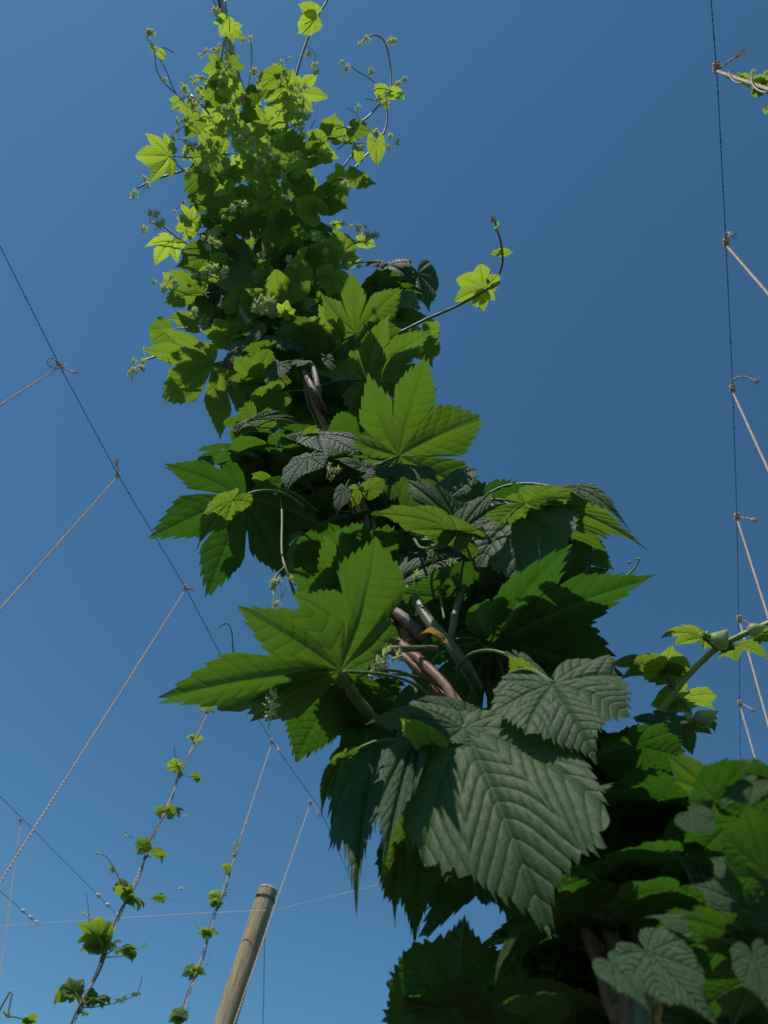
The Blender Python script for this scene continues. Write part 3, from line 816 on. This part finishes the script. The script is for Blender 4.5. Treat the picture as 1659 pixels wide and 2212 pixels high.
# wispy tendrils round the top
g = random.Random(21)
for i in range(26):
    y = g.uniform(90, 620); sd = g.choice((-1, 1)); x = sp_x(y)+off(y)+sd*wid(y)*g.uniform(.55, .8); d = sp_d(y)*g.uniform(.88, .95)
    L_ = g.uniform(35, 95); a = g.uniform(-1.3, -.3); pts = [(x, y)]; cx, cy = x, y; curl_ = g.uniform(-.35, .35)
    for j in range(7):
        cx += sd*math.cos(a)*L_/6; cy += math.sin(a)*L_/6; a += curl_; pts.append((cx, cy))
    m = MB(); P = smooth_path([at(px, py, d) for px, py in pts], 24); tube(m, P, [.0011, .0008, .0004], 5); sh = m.build('side_shoot', 'shoot', plant, P[0])
    for j in (12, 18, 24):
        m = MB(); burr_into(m, P[j], up, .0055*g.uniform(.7, 1.2), i*9+j); m.build('flower_cluster', 'burr', sh, P[j], smooth=False)
    if g.random() < .6:
        j = g.choice((10, 16)); px, py = pts[min(6, j//4)]
        base, tip, Nn = leaf_plane((px, py), (px+sd*g.uniform(8, 22), py+g.uniform(-14, 18)), 'U', d, None, .3, g); m = MB()
        leaf_into(m, base, tip, Nn, 'y', .8, .6, -.1, .05, .95, 1, i, 1., .4); m.build('leaf', 'leaf', sh, base)
# free shoots with their own leaves
def free_shoot(pts, r, mat, d, leaves, buds, c='D', thin=.5):
    sh = extra_stem(c, pts, [r*thin, r*.8, r], mat, 'side_shoot', d=d, n=50, ns=8)
    for L_ in leaves:
        bx, by, tx, ty, kd, fc, w, tn = L_[:8]; dm = L_[8] if len(L_) > 8 else 1.
        b, t = cv(c, bx, by), cv(c, tx, ty); m = MB()
        base, tip, Nn = leaf_plane(b, t, fc, d*dm, None, .15, random)
        leaf_into(m, base, tip, Nn, kd, w, .45, -.05, .05, tn, 2 if math.hypot(b[0]-t[0], b[1]-t[1]) > 60 else 1, int(bx) % 50, 1., .3)
        m.build('leaf', 'leaf', sh, base)
    for (x0, y0, x1, y1, rb) in buds:
        m = MB(); P = smooth_path([at(*cv(c, x0, y0), d*.99), at(*cv(c, x1, y1), d*.99)], 14)
        n = len(P); tube(m, P, [rb*v for v in (.45, .85, 1, .95, .75, .5, .25, .04)], 12, 0, lambda i, k: 1+.05*math.cos(k*math.pi*2/12*4+i*.3))
        m.build('bud', 'bud', sh, P[0])
    return sh
G_leaves = [(1080, 640, 690, 650, 't', 'U', .75, .75), (735, 950, 800, 700, 'h', 'U', 1.15, .8), (735, 950, 240, 900, 't', 'U', .5, .5), (1350, 720, 1665, 835, 't', 'U', .7, .6),
            (845, 1150, 590, 1260, 'h', 'U', 1.2, .75, 1.03), (880, 1180, 1192, 1295, 'h', 'U', .95, .75, 1.03), (900, 1400, 985, 1692, 't', 'U', .85, .2), (1150, 1370, 1187, 1500, 'h', 'U', .5, .4),
            (650, 1330, 900, 1560, 'h', 'T', .9, 0., .97), (1540, 560, 1670, 690, 't', 'U', .5, .7), (1640, 600, 1900, 640, 't', 'U', .7, .7)]
G_buds = [(1180, 715, 1300, 566, 15*.0006), (1480, 590, 1650, 530, .006), (1010, 1400, 1215, 1295, .0075), (950, 1400, 925, 1300, .006), (1080, 600, 1130, 640, .004)]
dG = .78
sg = free_shoot([(1900, 430), (1659, 510), (1480, 590), (1340, 655), (1200, 730), (1040, 880), (870, 1060), (760, 1210), (640, 1370), (560, 1500)], .0033, 'shoot_bright', dG, G_leaves, G_buds, 'G', .6)
for pts in ([(740, 950), (780, 1030), (830, 1110)], [(1080, 640), (1130, 665), (1190, 712)], [(1230, 742), (1290, 735), (1355, 715)], [(880, 1180), (930, 1250), (960, 1380)]):
    m = MB(); P = smooth_path([at(*cv('G', *p), dG) for p in pts], 12); tube(m, P, [.0022, .003], 7); m.build('petiole', 'stem_red' if 0 else 'petiole', sg, P[0])
free_shoot([(1068, 468), (1072, 490), (1082, 525), (1085, 570), (1068, 610), (1040, 632), (985, 662), (925, 688), (860, 720)], .0022, 'shoot', 1.25,
           [(1047, 622, 986, 600, 't', 'U', 1.0, .85), (1046, 630, 1045, 674, 't', 'U', 1., .85), (1082, 545, 1110, 546, 'y', 'U', .6, .9), (1080, 545, 1058, 548, 'y', 'U', .5, .9), (1072, 490, 1080, 476, 'y', 'U', .6, .9)], [(1066, 480, 1062, 464, .004), (1070, 500, 1078, 488, .003), (1056, 612, 1050, 600, .003), (1062, 620, 1068, 610, .003)])
free_shoot([(1382, 1205), (1375, 1222), (1358, 1240), (1320, 1264), (1285, 1276), (1212, 1284), (1150, 1300)], .0017, 'shoot_bright', .9,
           [(1275, 1277, 1298, 1282, 'y', 'U', .5, .7), (1335, 1258, 1326, 1242, 'y', 'U', .4, .3), (1300, 1272, 1305, 1290, 'y', 'U', .3, .4)], [(1362, 1212, 1358, 1220, .0016), (1376, 1206, 1382, 1212, .0016)])
free_shoot([(472, 1358), (482, 1350), (492, 1348), (500, 1362), (502, 1385), (504, 1410), (506, 1450), (520, 1480)], .0008, 'shoot', .95, [], [])

# ------------------------------------------------------------------ trellis
HW = 2.4
TW_DIR_L = ray(1080, 108); TW_DIR_R = ray(1290, 150)
def twine_pts(k, q, side):
    T = on_plane(*k, HW); n = ray(*k).cross(ray(*q)).normalized()
    m = TW_DIR_L if side == 'L' else TW_DIR_R
    d = (m-n*m.dot(n)).normalized()
    B = T-d*((T.z-GZ)/d.z)
    return T, B
def rope(mb, P, r=.0026, pitch=.028, fz=120):
    for Q in helix_paths(P, r*.75, pitch, 2, .008): tube(mb, Q, r*.72, 5, cap=False)
    fuzz(mb, P, r*1.3, fz, .012)
def make_twine(k, q, side, label, loose, loop=None, ends=True):
    T, B = twine_pts(k, q, side)
    sag = (B-T).length*.004
    P = [T.lerp(B, i/24)+Vector((0, 0, -sag*math.sin(math.pi*i/24))) for i in range(25)]
    t = thing('twine', B, label, 'twine', 'coir twines tied to the trellis wires')
    mb = MB(); rope(mb, P); mb.build('cord', 'twine', t, B)
    mb = MB()
    wd = WDIR[side]
    coil = [T+wd*(.006*i/6-.02)+Vector((math.cos(i*1.05)*.0065*wd.y, -math.cos(i*1.05)*.0065*wd.x, math.sin(i*1.05)*.0065)) for i in range(26)]
    tube(mb, smooth_path(coil, 90), .0028, 6); fuzz(mb, coil, .003, 500, .012); mb.build('knot', 'twine', t, T)
    for pts in loose:
        mb = MB(); dT = T.length
        Q = smooth_path([T]+[at(x, y, dT*(1-.004*j)) for j, (x, y) in enumerate(pts)], 26)
        rope(mb, Q, .0024, .03, 200)
        e = Q[-1]; dv = (Q[-1]-Q[-3]).normalized()
        for _ in range(26):
            g = (dv+Vector((random.gauss(0, .33), random.gauss(0, .33), random.gauss(0, .33)))).normalized()
            tube(mb, [e-dv*.006, e+g*.012, e+g*random.uniform(.018, .03)], .0005, 3)
        mb.build('loose_end', 'twine', t, T)
    return t, T, B
wl0, wl1 = on_plane(130, 792, HW), on_plane(402, 1272, HW)
wr0, wr1 = on_plane(1550, 180, HW), on_plane(1595, 1340, HW)
WDIR = {'L': (wl1-wl0).normalized(), 'R': (wr1-wr0).normalized()}
def by_length(pts, n):
    A = [0.]
    for i in range(1, len(pts)): A.append(A[-1]+(pts[i]-pts[i-1]).length)
    out = []
    for s in sorted([A[-1]*k/n for k in range(n+1)]+A[1:-1]):
        i = 0
        while i < len(A)-2 and A[i+1] < s: i += 1
        out.append(pts[i].lerp(pts[i+1], (s-A[i])/(A[i+1]-A[i])))
    return out
def wire(name, pts, r, mat, label, cat='wire', beads=0., grp='trellis wires', clips=()):
    P = by_length(pts, 60); mb = MB()
    L_ = sum((P[i+1]-P[i]).length for i in range(len(P)-1))
    for Q in helix_paths(P, r*.6, .03, 2, .01 if L_ < 20 else .03): tube(mb, Q, r*.62, 5, cap=False)
    if beads:
        g = random.Random(int(L_*100)); s = 0.
        while s < L_:
            i = 0; q_ = s
            while i < len(P)-2 and q_ > (P[i+1]-P[i]).length: q_ -= (P[i+1]-P[i]).length; i += 1
            p = P[i].lerp(P[i+1], q_/max(1e-6, (P[i+1]-P[i]).length)); T = (P[i+1]-P[i]).normalized()
            tube(mb, [p-T*.007, p-T*.003, p+T*.003, p+T*.007], [r*.9, r*1.45, r*1.4, r*.9], 7); s += g.uniform(.6, 1.3)*beads
    mid = P[0]
    t = thing(name, mid, label, cat, grp); mb.build('strand', mat, t, mid)
    for p in clips:
        m = MB(); T = (P[-1]-P[0]).normalized(); tube(m, [p-T*.022, p-T*.018, p+T*.018, p+T*.022], [.004, .011, .011, .004], 10)
        q = T.orthogonal().normalized(); tube(m, [p+q*.008-T*.01, p+q*.024, p+q*.008+T*.01], .003, 6)
        m.build('clip', 'clip', t, p)
    return t
def ext(a, b, s): return b+(b-a).normalized()*s
def hp(x, y, dz=0): return on_plane(x, y, HW+dz)
e1 = hp(925, 2318)
wire('trellis_wire', [ext(wl1, hp(0, 532), 6), hp(0, 532), wl0, hp(256, 1028), wl1, hp(490, 1440), hp(588, 1603), hp(690, 1745), hp(712, 1795), hp(768, 1925)], .0018, 'wire', 'dark twisted wire running down the left side with several twines knotted along it', beads=.28)
wire('trellis_wire', [ext(wr1, hp(1536, 0), 5), hp(1536, 0), hp(1550, 180), hp(1568, 520), hp(1583, 840), hp(1592, 1118), hp(1597, 1420), hp(1599, 1625), ext(wr0, hp(1599, 1650), 4)], .0014, 'wire', 'thin dark beaded wire running nearly straight down the right side of the sky', beads=.17)
a2, b2 = hp(0, 1720), hp(255, 1978)
wire('trellis_wire', [ext(b2, a2, 5), a2, a2.lerp(b2, .5), b2], .0022, 'wire', 'thin dark wire slanting down to the cross wire behind the leftmost leafy young bine', clips=[b2, b2.lerp(a2, .10), b2.lerp(a2, .19)])
a3, b3 = hp(0, 1925), hp(82, 1996)
wire('trellis_wire', [ext(b3, a3, 5), a3, a3.lerp(b3, .5), b3], .0024, 'wire', 'short piece of dark wire with bright clips at the bottom left edge', clips=[b3-(b3-a3)*.04, b3.lerp(a3, .2), b3.lerp(a3, .40)])
# post and cross wire
ptop = on_plane(579, 1924, HW+.12)
pd = ptop.length; prad = 18.5/F0*pd
axis_px = (486, 2212)
n_ = ray(579, 1924).cross(ray(*axis_px)).normalized(); pdirn = (up-n_*up.dot(n_)).normalized()
pbot = ptop-pdirn*((ptop.z-GZ)/pdirn.z)
print('post dist', pd, 'radius', prad, 'lean deg', math.degrees(math.acos(pdirn.z)))
post = thing('wooden_post', pbot, 'round weathered wooden post standing at the bottom, its top showing against the sky', 'post')
mb = MB(); nn = 70; ns = 40; g = np.random.RandomState(3)
Pp = [pbot.lerp(ptop, i/nn) for i in range(nn+1)]
ring = 1+.02*np.sin(np.arange(ns)*2*np.pi/ns*3+1)+.01*g.randn(ns)
tube(mb, Pp, [prad*1.25, prad*1.0], ns, 0, lambda i, k: ring[k]*(1+.006*math.sin(i*.8+k*.3)), cap=False)
mb.build('shaft', 'wood', post, pbot)
mb = MB(); tube(mb, [ptop-pdirn*.004, ptop+pdirn*.004, ptop+pdirn*.016, ptop+pdirn*.020], [prad*1.0, prad*.985, prad*.93, prad*.4], 40); mb.build('post_top', 'wood_end', post, ptop)
mb = MB()
for kk in range(3):
    c0 = ptop-pdirn*(.055+.007*kk); q = pdirn.orthogonal().normalized(); w2 = pdirn.cross(q)
    tube(mb, [c0+(q*math.cos(a)+w2*math.sin(a))*prad*1.03 for a in np.linspace(0, 2*math.pi, 33)], .0022, 5, cap=False)
mb.build('wire_band', 'wire', post, ptop)
hx = ptop-pdirn*.22
zc = hx.z
def ch(x, y): return on_plane(x, y, zc)
xl = [ch(-60, 2003), ch(0, 2001), ch(120, 1993), ch(255, 1984), ch(400, 1975), ch(545, 1968), ch(575, 1967)]
wire('cross_wire', [ext(xl[1], xl[0], 3)]+xl, .0030, 'wire_bright', 'pale cross wire stretched from the left edge to the round post')
xr = [ch(590, 1967), ch(597, 1966), ch(660, 1950), ch(755, 1927)]
wire('cross_wire', xr+[ext(xr[2], xr[3], 4)], .0024, 'wire_bright', 'pale cross wire rising from the round post to the right behind the leaves')
# hanging dark wire right of the post
hd = pd*1.12
a4 = at(572, 2020, hd); b4 = at(569, 2170, hd)
wire('hanging_wire', [a4.lerp(b4, -.3), a4, b4, ext(a4, b4, .8)], .003, 'wire', 'dark beaded wire hanging straight down just right of the round post', beads=.16)

tws = []
tws.append(make_twine((130, 792), (0, 875), 'L', 'pale twine with a bow loop at its knot, tied highest on the left wire', [[(118, 776), (104, 775), (105, 790), (122, 795), (131, 793)], [(143, 798), (155, 802)]]))
tws.append(make_twine((256, 1028), (0, 1316), 'L', 'pale twine tied to the left wire just below the one with a bow loop', [[(255, 1015), (252, 1003)]]))
tws.append(make_twine((402, 1272), (0, 1905), 'L', 'long bare twine crossing from the left wire to the lower left edge', [[(408, 1272)]]))
tws.append(make_twine((490, 1440), (165, 2200), 'L', 'twine under the leafy young bine left of the post, tied behind the big pointed leaf', [[(494, 1448)]]))
tws.append(make_twine((588, 1603), (393, 2196), 'L', 'twine carrying the sparse young bine nearest to the left of the post', [[(597, 1612), (601, 1618)]]))
tws.append(make_twine((671, 1735), (505, 2212), 'L', 'bare twine coming down along the right side of the wooden post', [[(680, 1740), (686, 1756)]]))
# steep twine at the far left edge, on the second wire
k0 = (45, 1772); T = hp(*k0); n0 = ray(*k0).cross(ray(3, 2100)).normalized(); dd = (TW_DIR_L-n0*TW_DIR_L.dot(n0)).normalized()
tws.append(make_twine(k0, (3, 2100), 'L', 'steep bare twine at the far left edge behind the long slanting twine', []))
tws.append(make_twine((1548, 153), (1659, 190), 'R', 'topmost twine on the right wire, overgrown with young leaves', [[(1562, 143), (1575, 133), (1592, 122)]]))
tws.append(make_twine((1569, 530), (1659, 632), 'R', 'pale twine on the right wire below the overgrown one, with a small raised end', [[(1567, 515), (1570, 502), (1577, 505)]]))
tws.append(make_twine((1582, 845), (1659, 1012), 'R', 'pale twine on the right wire with a long hooked loose end', [[(1582, 825), (1590, 816), (1610, 814), (1625, 820)]]))
tws.append(make_twine((1592, 1120), (1659, 1330), 'R', 'pale twine tied halfway down the right wire, its short loose end level', [[(1600, 1118), (1620, 1121)]]))
tws.append(make_twine((1597, 1340), (1659, 1562), 'R', 'pale twine on the right wire passing behind the budding side shoot', [[(1606, 1340), (1625, 1352)]]))
tws.append(make_twine((1598, 1522), (1629, 1630), 'R', 'lowest twine on the right wire, vanishing behind the dark leaves', [[(1606, 1522), (1620, 1530)]]))

# ------------------------------------------------------------------ young hop plants on the twines
def on_twine(tw, x, y):
    """point of the twine T-B nearest to the sight line through pixel x,y"""
    _, T, B = tw; r = ray(x, y); d = (T-B).normalized(); w0 = B
    b = d.dot(r); dd = d.dot(w0); e = r.dot(w0)
    s = (b*e-dd)/(1-b*b); return B+d*s, d
def young_plant(tw, top, label, nodes, leaves, twigs, r=.0045, burrs=()):
    _, T, B = tw; pt, d = on_twine(tw, *top)
    t = thing('young_hop_plant', B, label, 'climbing plant', 'young hop plants climbing the twines')
    P = [B.lerp(pt, i/40) for i in range(41)]
    mb = MB(); Q = helix_paths(P, .0085, .33, 1, .02, .5)[0]
    tube(mb, Q, [r*1.1, r, r*.8, r*.35], 8); mb.build('stem', 'stem_red', t, B)
    for (x, y) in nodes:
        p, _ = on_twine(tw, *cv('H', x, y)) if True else None
        m = MB(); tube(m, [p-d*.02, p-d*.008, p+d*.004, p+d*.016], [r*.8, r*1.5, r*1.5, r*.7], 8); m.build('node', 'shoot', t, p)
    dist = lambda x, y: on_twine(tw, x, y)[0].length
    for L_ in leaves:
        bx, by, tx, ty, kd, fc, w, tn = L_; b, tt = cv('H', bx, by), cv('H', tx, ty); g = random.Random(int(bx*7+by))
        dl = min(on_twine(tw, *b)[0].length, 6)*g.uniform(.985, 1.015)
        base, tip, Nn = leaf_plane(b, tt, fc, dl, None, .25, g)
        m = MB(); leaf_into(m, base, tip, Nn, kd if kd != 'h' else g.choice('ht'), w, g.uniform(.6, 1.5), -.15, .06, min(1, tn+.25), 1, int(bx) % 60, 1., g.uniform(.4, 1.3)); m.build('leaf', 'leaf', t, base)
    for pts, rr_ in twigs:
        dl = on_twine(tw, *cv('H', *pts[0]))[0].length
        m = MB(); P = smooth_path([at(*cv('H', *p), dl) for p in pts], 16); tube(m, P, [rr_, rr_*.5], 5); m.build('side_shoot', 'shoot', t, P[0])
    for (x, y) in burrs:
        dl = on_twine(tw, *cv('H', x, y))[0].length; m = MB(); p = at(*cv('H', x, y), dl*.995); burr_into(m, p, up, .007, int(x)); m.build('flower_cluster', 'burr', t, p, smooth=False)
    return t
young_plant(tws[3], cv('H', 940, 130), 'tall young hop plant with spaced leaf pairs climbing the twine nearest the lower left',
 [(930, 180), (875, 305), (810, 455), (748, 625), (655, 828), (575, 1028), (480, 1245), (350, 1528), (240, 1780)],
 [(915, 180, 888, 165, 'y', 'U', .8, .5), (938, 180, 962, 172, 'y', 'U', .8, .5), (868, 295, 812, 285, 'y', 'U', .5, .5), (880, 300, 902, 322, 'y', 'T', .7, .4), (885, 290, 895, 265, 'y', 'U', .6, .5),
  (805, 450, 760, 440, 'h', 'U', .9, .6), (812, 448, 855, 445, 'h', 'U', .9, .55), (800, 440, 790, 420, 'h', 'U', .9, .5), (820, 450, 830, 465, 'h', 'T', .9, .5),
  (720, 585, 665, 570, 'h', 'U', .7, .6), (722, 580, 748, 562, 'h', 'U', .7, .6), (800, 610, 815, 672, 'h', 'U', .5, .3), (815, 640, 850, 665, 'h', 'U', .7, .3),
  (645, 815, 600, 785, 'h', 'U', .8, .4), (640, 790, 660, 775, 'h', 'T', .8, .5), (668, 815, 700, 780, 'h', 'U', .9, .4), (690, 790, 725, 838, 'h', 'U', .7, .3), (755, 820, 770, 835, 'y', 'U', .9, .5),
  (555, 985, 525, 925, 't', 'U', .8, .3), (550, 1000, 530, 965, 'h', 'U', 1., .3), (560, 985, 595, 965, 'h', 'T', 1., .5), (605, 985, 640, 1065, 'h', 'U', .6, .2), (620, 1000, 662, 1040, 'h', 'U', .8, .3),
  (480, 1190, 392, 1200, 'h', 'U', .65, .3), (470, 1215, 400, 1180, 'h', 'U', .7, .4), (475, 1200, 490, 1165, 'h', 'U', .6, .3), (490, 1235, 515, 1305, 'h', 'U', .7, .4), (510, 1240, 545, 1290, 'h', 'U', .9, .3), (470, 1230, 505, 1290, 'h', 'U', .5, .5),
  (400, 1095, 370, 1082, 'h', 'U', .8, .4), (402, 1090, 428, 1078, 'h', 'U', .7, .4), (640, 1235, 585, 1240, 'h', 'U', .7, .3), (620, 1225, 650, 1215, 'h', 'U', .7, .3),
  (330, 1465, 218, 1465, 't', 'U', .7, .45), (330, 1460, 275, 1365, 't', 'U', .7, .4), (330, 1465, 365, 1420, 'h', 'T', .8, .3), (345, 1470, 340, 1380, 'h', 'T', .7, .3),
  (390, 1480, 440, 1455, 'h', 'T', .7, .3), (430, 1490, 518, 1495, 'h', 'T', .6, .3), (470, 1490, 490, 1562, 'h', 'U', .7, .15), (440, 1480, 510, 1530, 'h', 'U', .6, .2),
  (545, 1475, 580, 1470, 'y', 'U', .5, .4), (210, 1710, 102, 1770, 't', 'U', .7, .45), (210, 1705, 180, 1645, 'h', 'T', .9, .4), (215, 1700, 258, 1675, 'h', 'T', .9, .35), (200, 1700, 130, 1690, 't', 'T', .9, .35),
  (285, 1740, 280, 1680, 'h', 'T', .8, .2), (300, 1730, 285, 1790, 'h', 'U', .7, .2), (310, 1730, 340, 1790, 't', 'U', .9, .2), (320, 1725, 375, 1765, 'h', 'U', .8, .2),
  (440, 1740, 402, 1768, 'h', 'T', .6, .3), (440, 1735, 468, 1745, 'h', 'T', .7, .3), (510, 1712, 482, 1722, 'y', 'T', .6, .2), (512, 1710, 535, 1722, 'y', 'T', .6, .2), (250, 1800, 245, 1830, 'y', 'U', .7, .2), (255, 1805, 272, 1825, 'y', 'U', .7, .2)],
 [([(748, 625), (725, 590), (708, 530), (700, 480)], .0025), ([(748, 625), (790, 632), (820, 628)], .002), ([(655, 828), (635, 812)], .002), ([(575, 1028), (555, 1000), (545, 960)], .003), ([(575, 1028), (610, 1022)], .0025),
  ([(440, 1165), (405, 1095), (365, 1030), (315, 1010)], .002), ([(480, 1245), (470, 1215)], .003), ([(350, 1528), (335, 1490), (325, 1450)], .0045), ([(350, 1528), (385, 1500), (430, 1475)], .0025), ([(350, 1530), (400, 1528), (470, 1522)], .002),
  ([(470, 1522), (540, 1480), (585, 1430)], .001), ([(240, 1780), (225, 1745), (210, 1710)], .0045), ([(240, 1780), (300, 1778), (370, 1765), (440, 1745), (510, 1715), (535, 1660), (540, 1620)], .002), ([(240, 1780), (270, 1750), (300, 1730)], .0025),
  ([(580, 1240), (620, 1232), (700, 1245), (730, 1260)], .0012), ([(270, 1400), (275, 1300), (262, 1200)], .0015), ([(500, 935), (470, 925), (450, 900)], .0015), ([(250, 1785), (245, 1830)], .001)],
 burrs=[(460, 925), (280, 1310), (250, 1310), (320, 1010), (735, 1185)])
young_plant(tws[4], cv('H', 1055, 830), 'slim young hop plant with few small leaves climbing the twine beside the wooden post',
 [(1000, 1010), (972, 1100), (930, 1235), (908, 1272), (860, 1435), (800, 1612), (735, 1812)],
 [(1010, 965, 990, 955, 'y', 'U', .7, .6), (1020, 965, 1040, 960, 'y', 'U', .6, .4), (1000, 1010, 1008, 1030, 'y', 'U', .7, .5), (968, 1085, 935, 1075, 'y', 'U', .7, .5), (965, 1110, 940, 1112, 'y', 'U', .6, .2), (975, 1090, 1000, 1080, 'y', 'U', .5, .6),
  (912, 1230, 882, 1205, 'h', 'U', .8, .6), (925, 1235, 968, 1212, 'h', 'T', .5, .6), (905, 1265, 890, 1245, 'h', 'U', 1.1, .0), (912, 1270, 925, 1240, 'h', 'U', .9, .1), (900, 1265, 905, 1235, 'h', 'U', .9, .5),
  (875, 1405, 815, 1415, 'h', 'U', .85, .35), (870, 1420, 835, 1395, 'h', 'U', .8, .5), (895, 1395, 918, 1425, 'h', 'U', .8, .3), (885, 1400, 905, 1385, 'h', 'U', .8, .3),
  (800, 1605, 750, 1590, 'h', 'T', .8, .4), (805, 1600, 850, 1590, 'h', 'U', .8, .5), (815, 1600, 865, 1630, 'h', 'U', .6, .1), (800, 1605, 775, 1620, 'h', 'U', .7, .2), (800, 1600, 800, 1580, 'h', 'T', .9, .4),
  (735, 1820, 670, 1830, 'h', 'U', .9, .2), (735, 1825, 690, 1800, 'h', 'T', .9, .4), (735, 1820, 760, 1850, 'h', 'U', .9, .1), (730, 1815, 745, 1790, 'h', 'U', .9, .6), (720, 1830, 700, 1870, 'h', 'U', 1., .1), (770, 1820, 780, 1812, 'y', 'U', .7, .4)],
 [([(930, 1235), (905, 1220), (895, 1205)], .002), ([(860, 1435), (840, 1415)], .003), ([(870, 1430), (900, 1400)], .002), ([(860, 1420), (820, 1380), (805, 1355)], .001), ([(800, 1612), (780, 1600)], .002), ([(800, 1612), (850, 1580), (880, 1540), (870, 1510)], .001), ([(735, 1812), (760, 1800), (775, 1770)], .0015)], r=.0038,
 burrs=[(975, 1095), (1008, 1000), (1030, 950), (1060, 860)])
young_plant(tws[7], (1560, 160), 'bright young hop plant growing on the topmost right twine at the upper right edge', [],
 [], [], r=.0035)
tp = bpy.data.objects[[o.name for o in COL.objects if o.name.startswith('young_hop_plant')][-1]]
def tp_leaf(bx, by, tx, ty, w, tn, kd='y', fc='U', par=tp, d=None):
    dl = d or (tws[7][1].length*.99)
    base, tip, Nn = leaf_plane((bx, by), (tx, ty), fc, dl, None, .2, random); m = MB()
    leaf_into(m, base, tip, Nn, kd, w, .7, -.1, .06, tn, 1, int(bx) % 50, 1., .5); m.build('leaf', 'leaf', par, base)
for a in [(1612, 172, 1598, 160, .7, .8), (1636, 178, 1652, 158, .9, .9), (1642, 185, 1625, 165, .9, .8), (1650, 190, 1636, 212, .9, .6), (1640, 190, 1620, 206, .8, .5), (1652, 172, 1672, 168, 1., .9), (1600, 166, 1592, 156, .6, .6), (1630, 195, 1645, 210, .7, .7), (1655, 235, 1668, 245, .8, .8), (1655, 180, 1665, 200, .9, .7)]: tp_leaf(*a)
for q in [(1575, 165), (1590, 166), (1600, 172), (1608, 176), (1622, 184), (1628, 155), (1655, 232), (1657, 158), (1614, 183)]:
    m = MB(); p = at(*q, tws[7][1].length*.985); burr_into(m, p, up, .008, q[0]); m.build('flower_cluster', 'burr', tp, p, smooth=False)
# plant whose shoot enters at the bottom left corner
cp = at(-30, 2240, 3.0)
t = thing('young_hop_plant', (cp.x, cp.y, GZ), 'small leafy shoot tips poking in at the very bottom left corner', 'climbing plant', 'young hop plants climbing the twines')
m = MB(); P = smooth_path([Vector((cp.x, cp.y, GZ)), Vector((cp.x+.03, cp.y, GZ*.5)), cp, at(20, 2198, 3.), at(60, 2206, 3.)], 30); tube(m, P, [.005, .003, .0015], 7); m.build('stem', 'shoot', t, t.location)
for a in [(14, 2192, 2, 2186, .8, .6), (16, 2192, 26, 2190, .8, .6), (58, 2205, 46, 2198, .8, .7), (60, 2204, 82, 2192, .8, .7), (62, 2206, 80, 2212, .8, .5)]: tp_leaf(*a, par=t, d=3.)

# ------------------------------------------------------------------ ground, light, sky
me = bpy.data.meshes.new('ground'); S = 900
n = 60; co = [math.copysign(abs(v)**3, v)*S for v in np.linspace(-1, 1, n+1)]
V = [(x, y, GZ+.03*math.sin(x*1.3)*math.cos(y*1.7)*(1 if abs(x)+abs(y) < 60 else 0)) for y in co for x in co]
Fc = [(j*(n+1)+i, j*(n+1)+i+1, (j+1)*(n+1)+i+1, (j+1)*(n+1)+i) for j in range(n) for i in range(n)]
me.from_pydata(V, [], Fc); me.materials.append(MAT['soil']); go = bpy.data.objects.new('ground', me); COL.objects.link(go); go['kind'] = 'structure'

el = math.asin(SUN.z); az = math.atan2(SUN.x, SUN.y)
sl = bpy.data.lights.new('sun', 'SUN'); sl.energy = 4.5; sl.angle = R(.53); sl.color = (1, .95, .87)
so = bpy.data.objects.new('sun', sl); COL.objects.link(so); so.rotation_euler = SUN.to_track_quat('Z', 'Y').to_euler()
w = bpy.data.worlds.new('World'); sc.world = w; w.use_nodes = True; nt = w.node_tree; N = nt.nodes; L = nt.links
bg = N['Background']; sk = N.new('ShaderNodeTexSky'); sk.sky_type = 'NISHITA'; sk.sun_disc = False
sk.sun_elevation = el; sk.sun_rotation = az; sk.altitude = 300; sk.air_density = 1.0; sk.dust_density = .3; sk.ozone_density = 2.0
tn = N.new('ShaderNodeMix'); tn.data_type = 'RGBA'; tn.blend_type = 'MULTIPLY'; tn.inputs[0].default_value = 1
tn.inputs[7].default_value = (.55, .95, 1.03, 1); L.new(sk.outputs[0], tn.inputs[6]); L.new(tn.outputs[2], bg.inputs[0]); bg.inputs[1].default_value = .10
vs = sc.view_settings; vs.view_transform = 'Standard'; vs.look = 'None'; vs.exposure = 0; vs.gamma = 1; vs.use_curve_mapping = False
print('leaves with petiole', nleaf, 'heroes', len(heroes), 'verts', sum(len(m.vertices) for m in bpy.data.meshes))
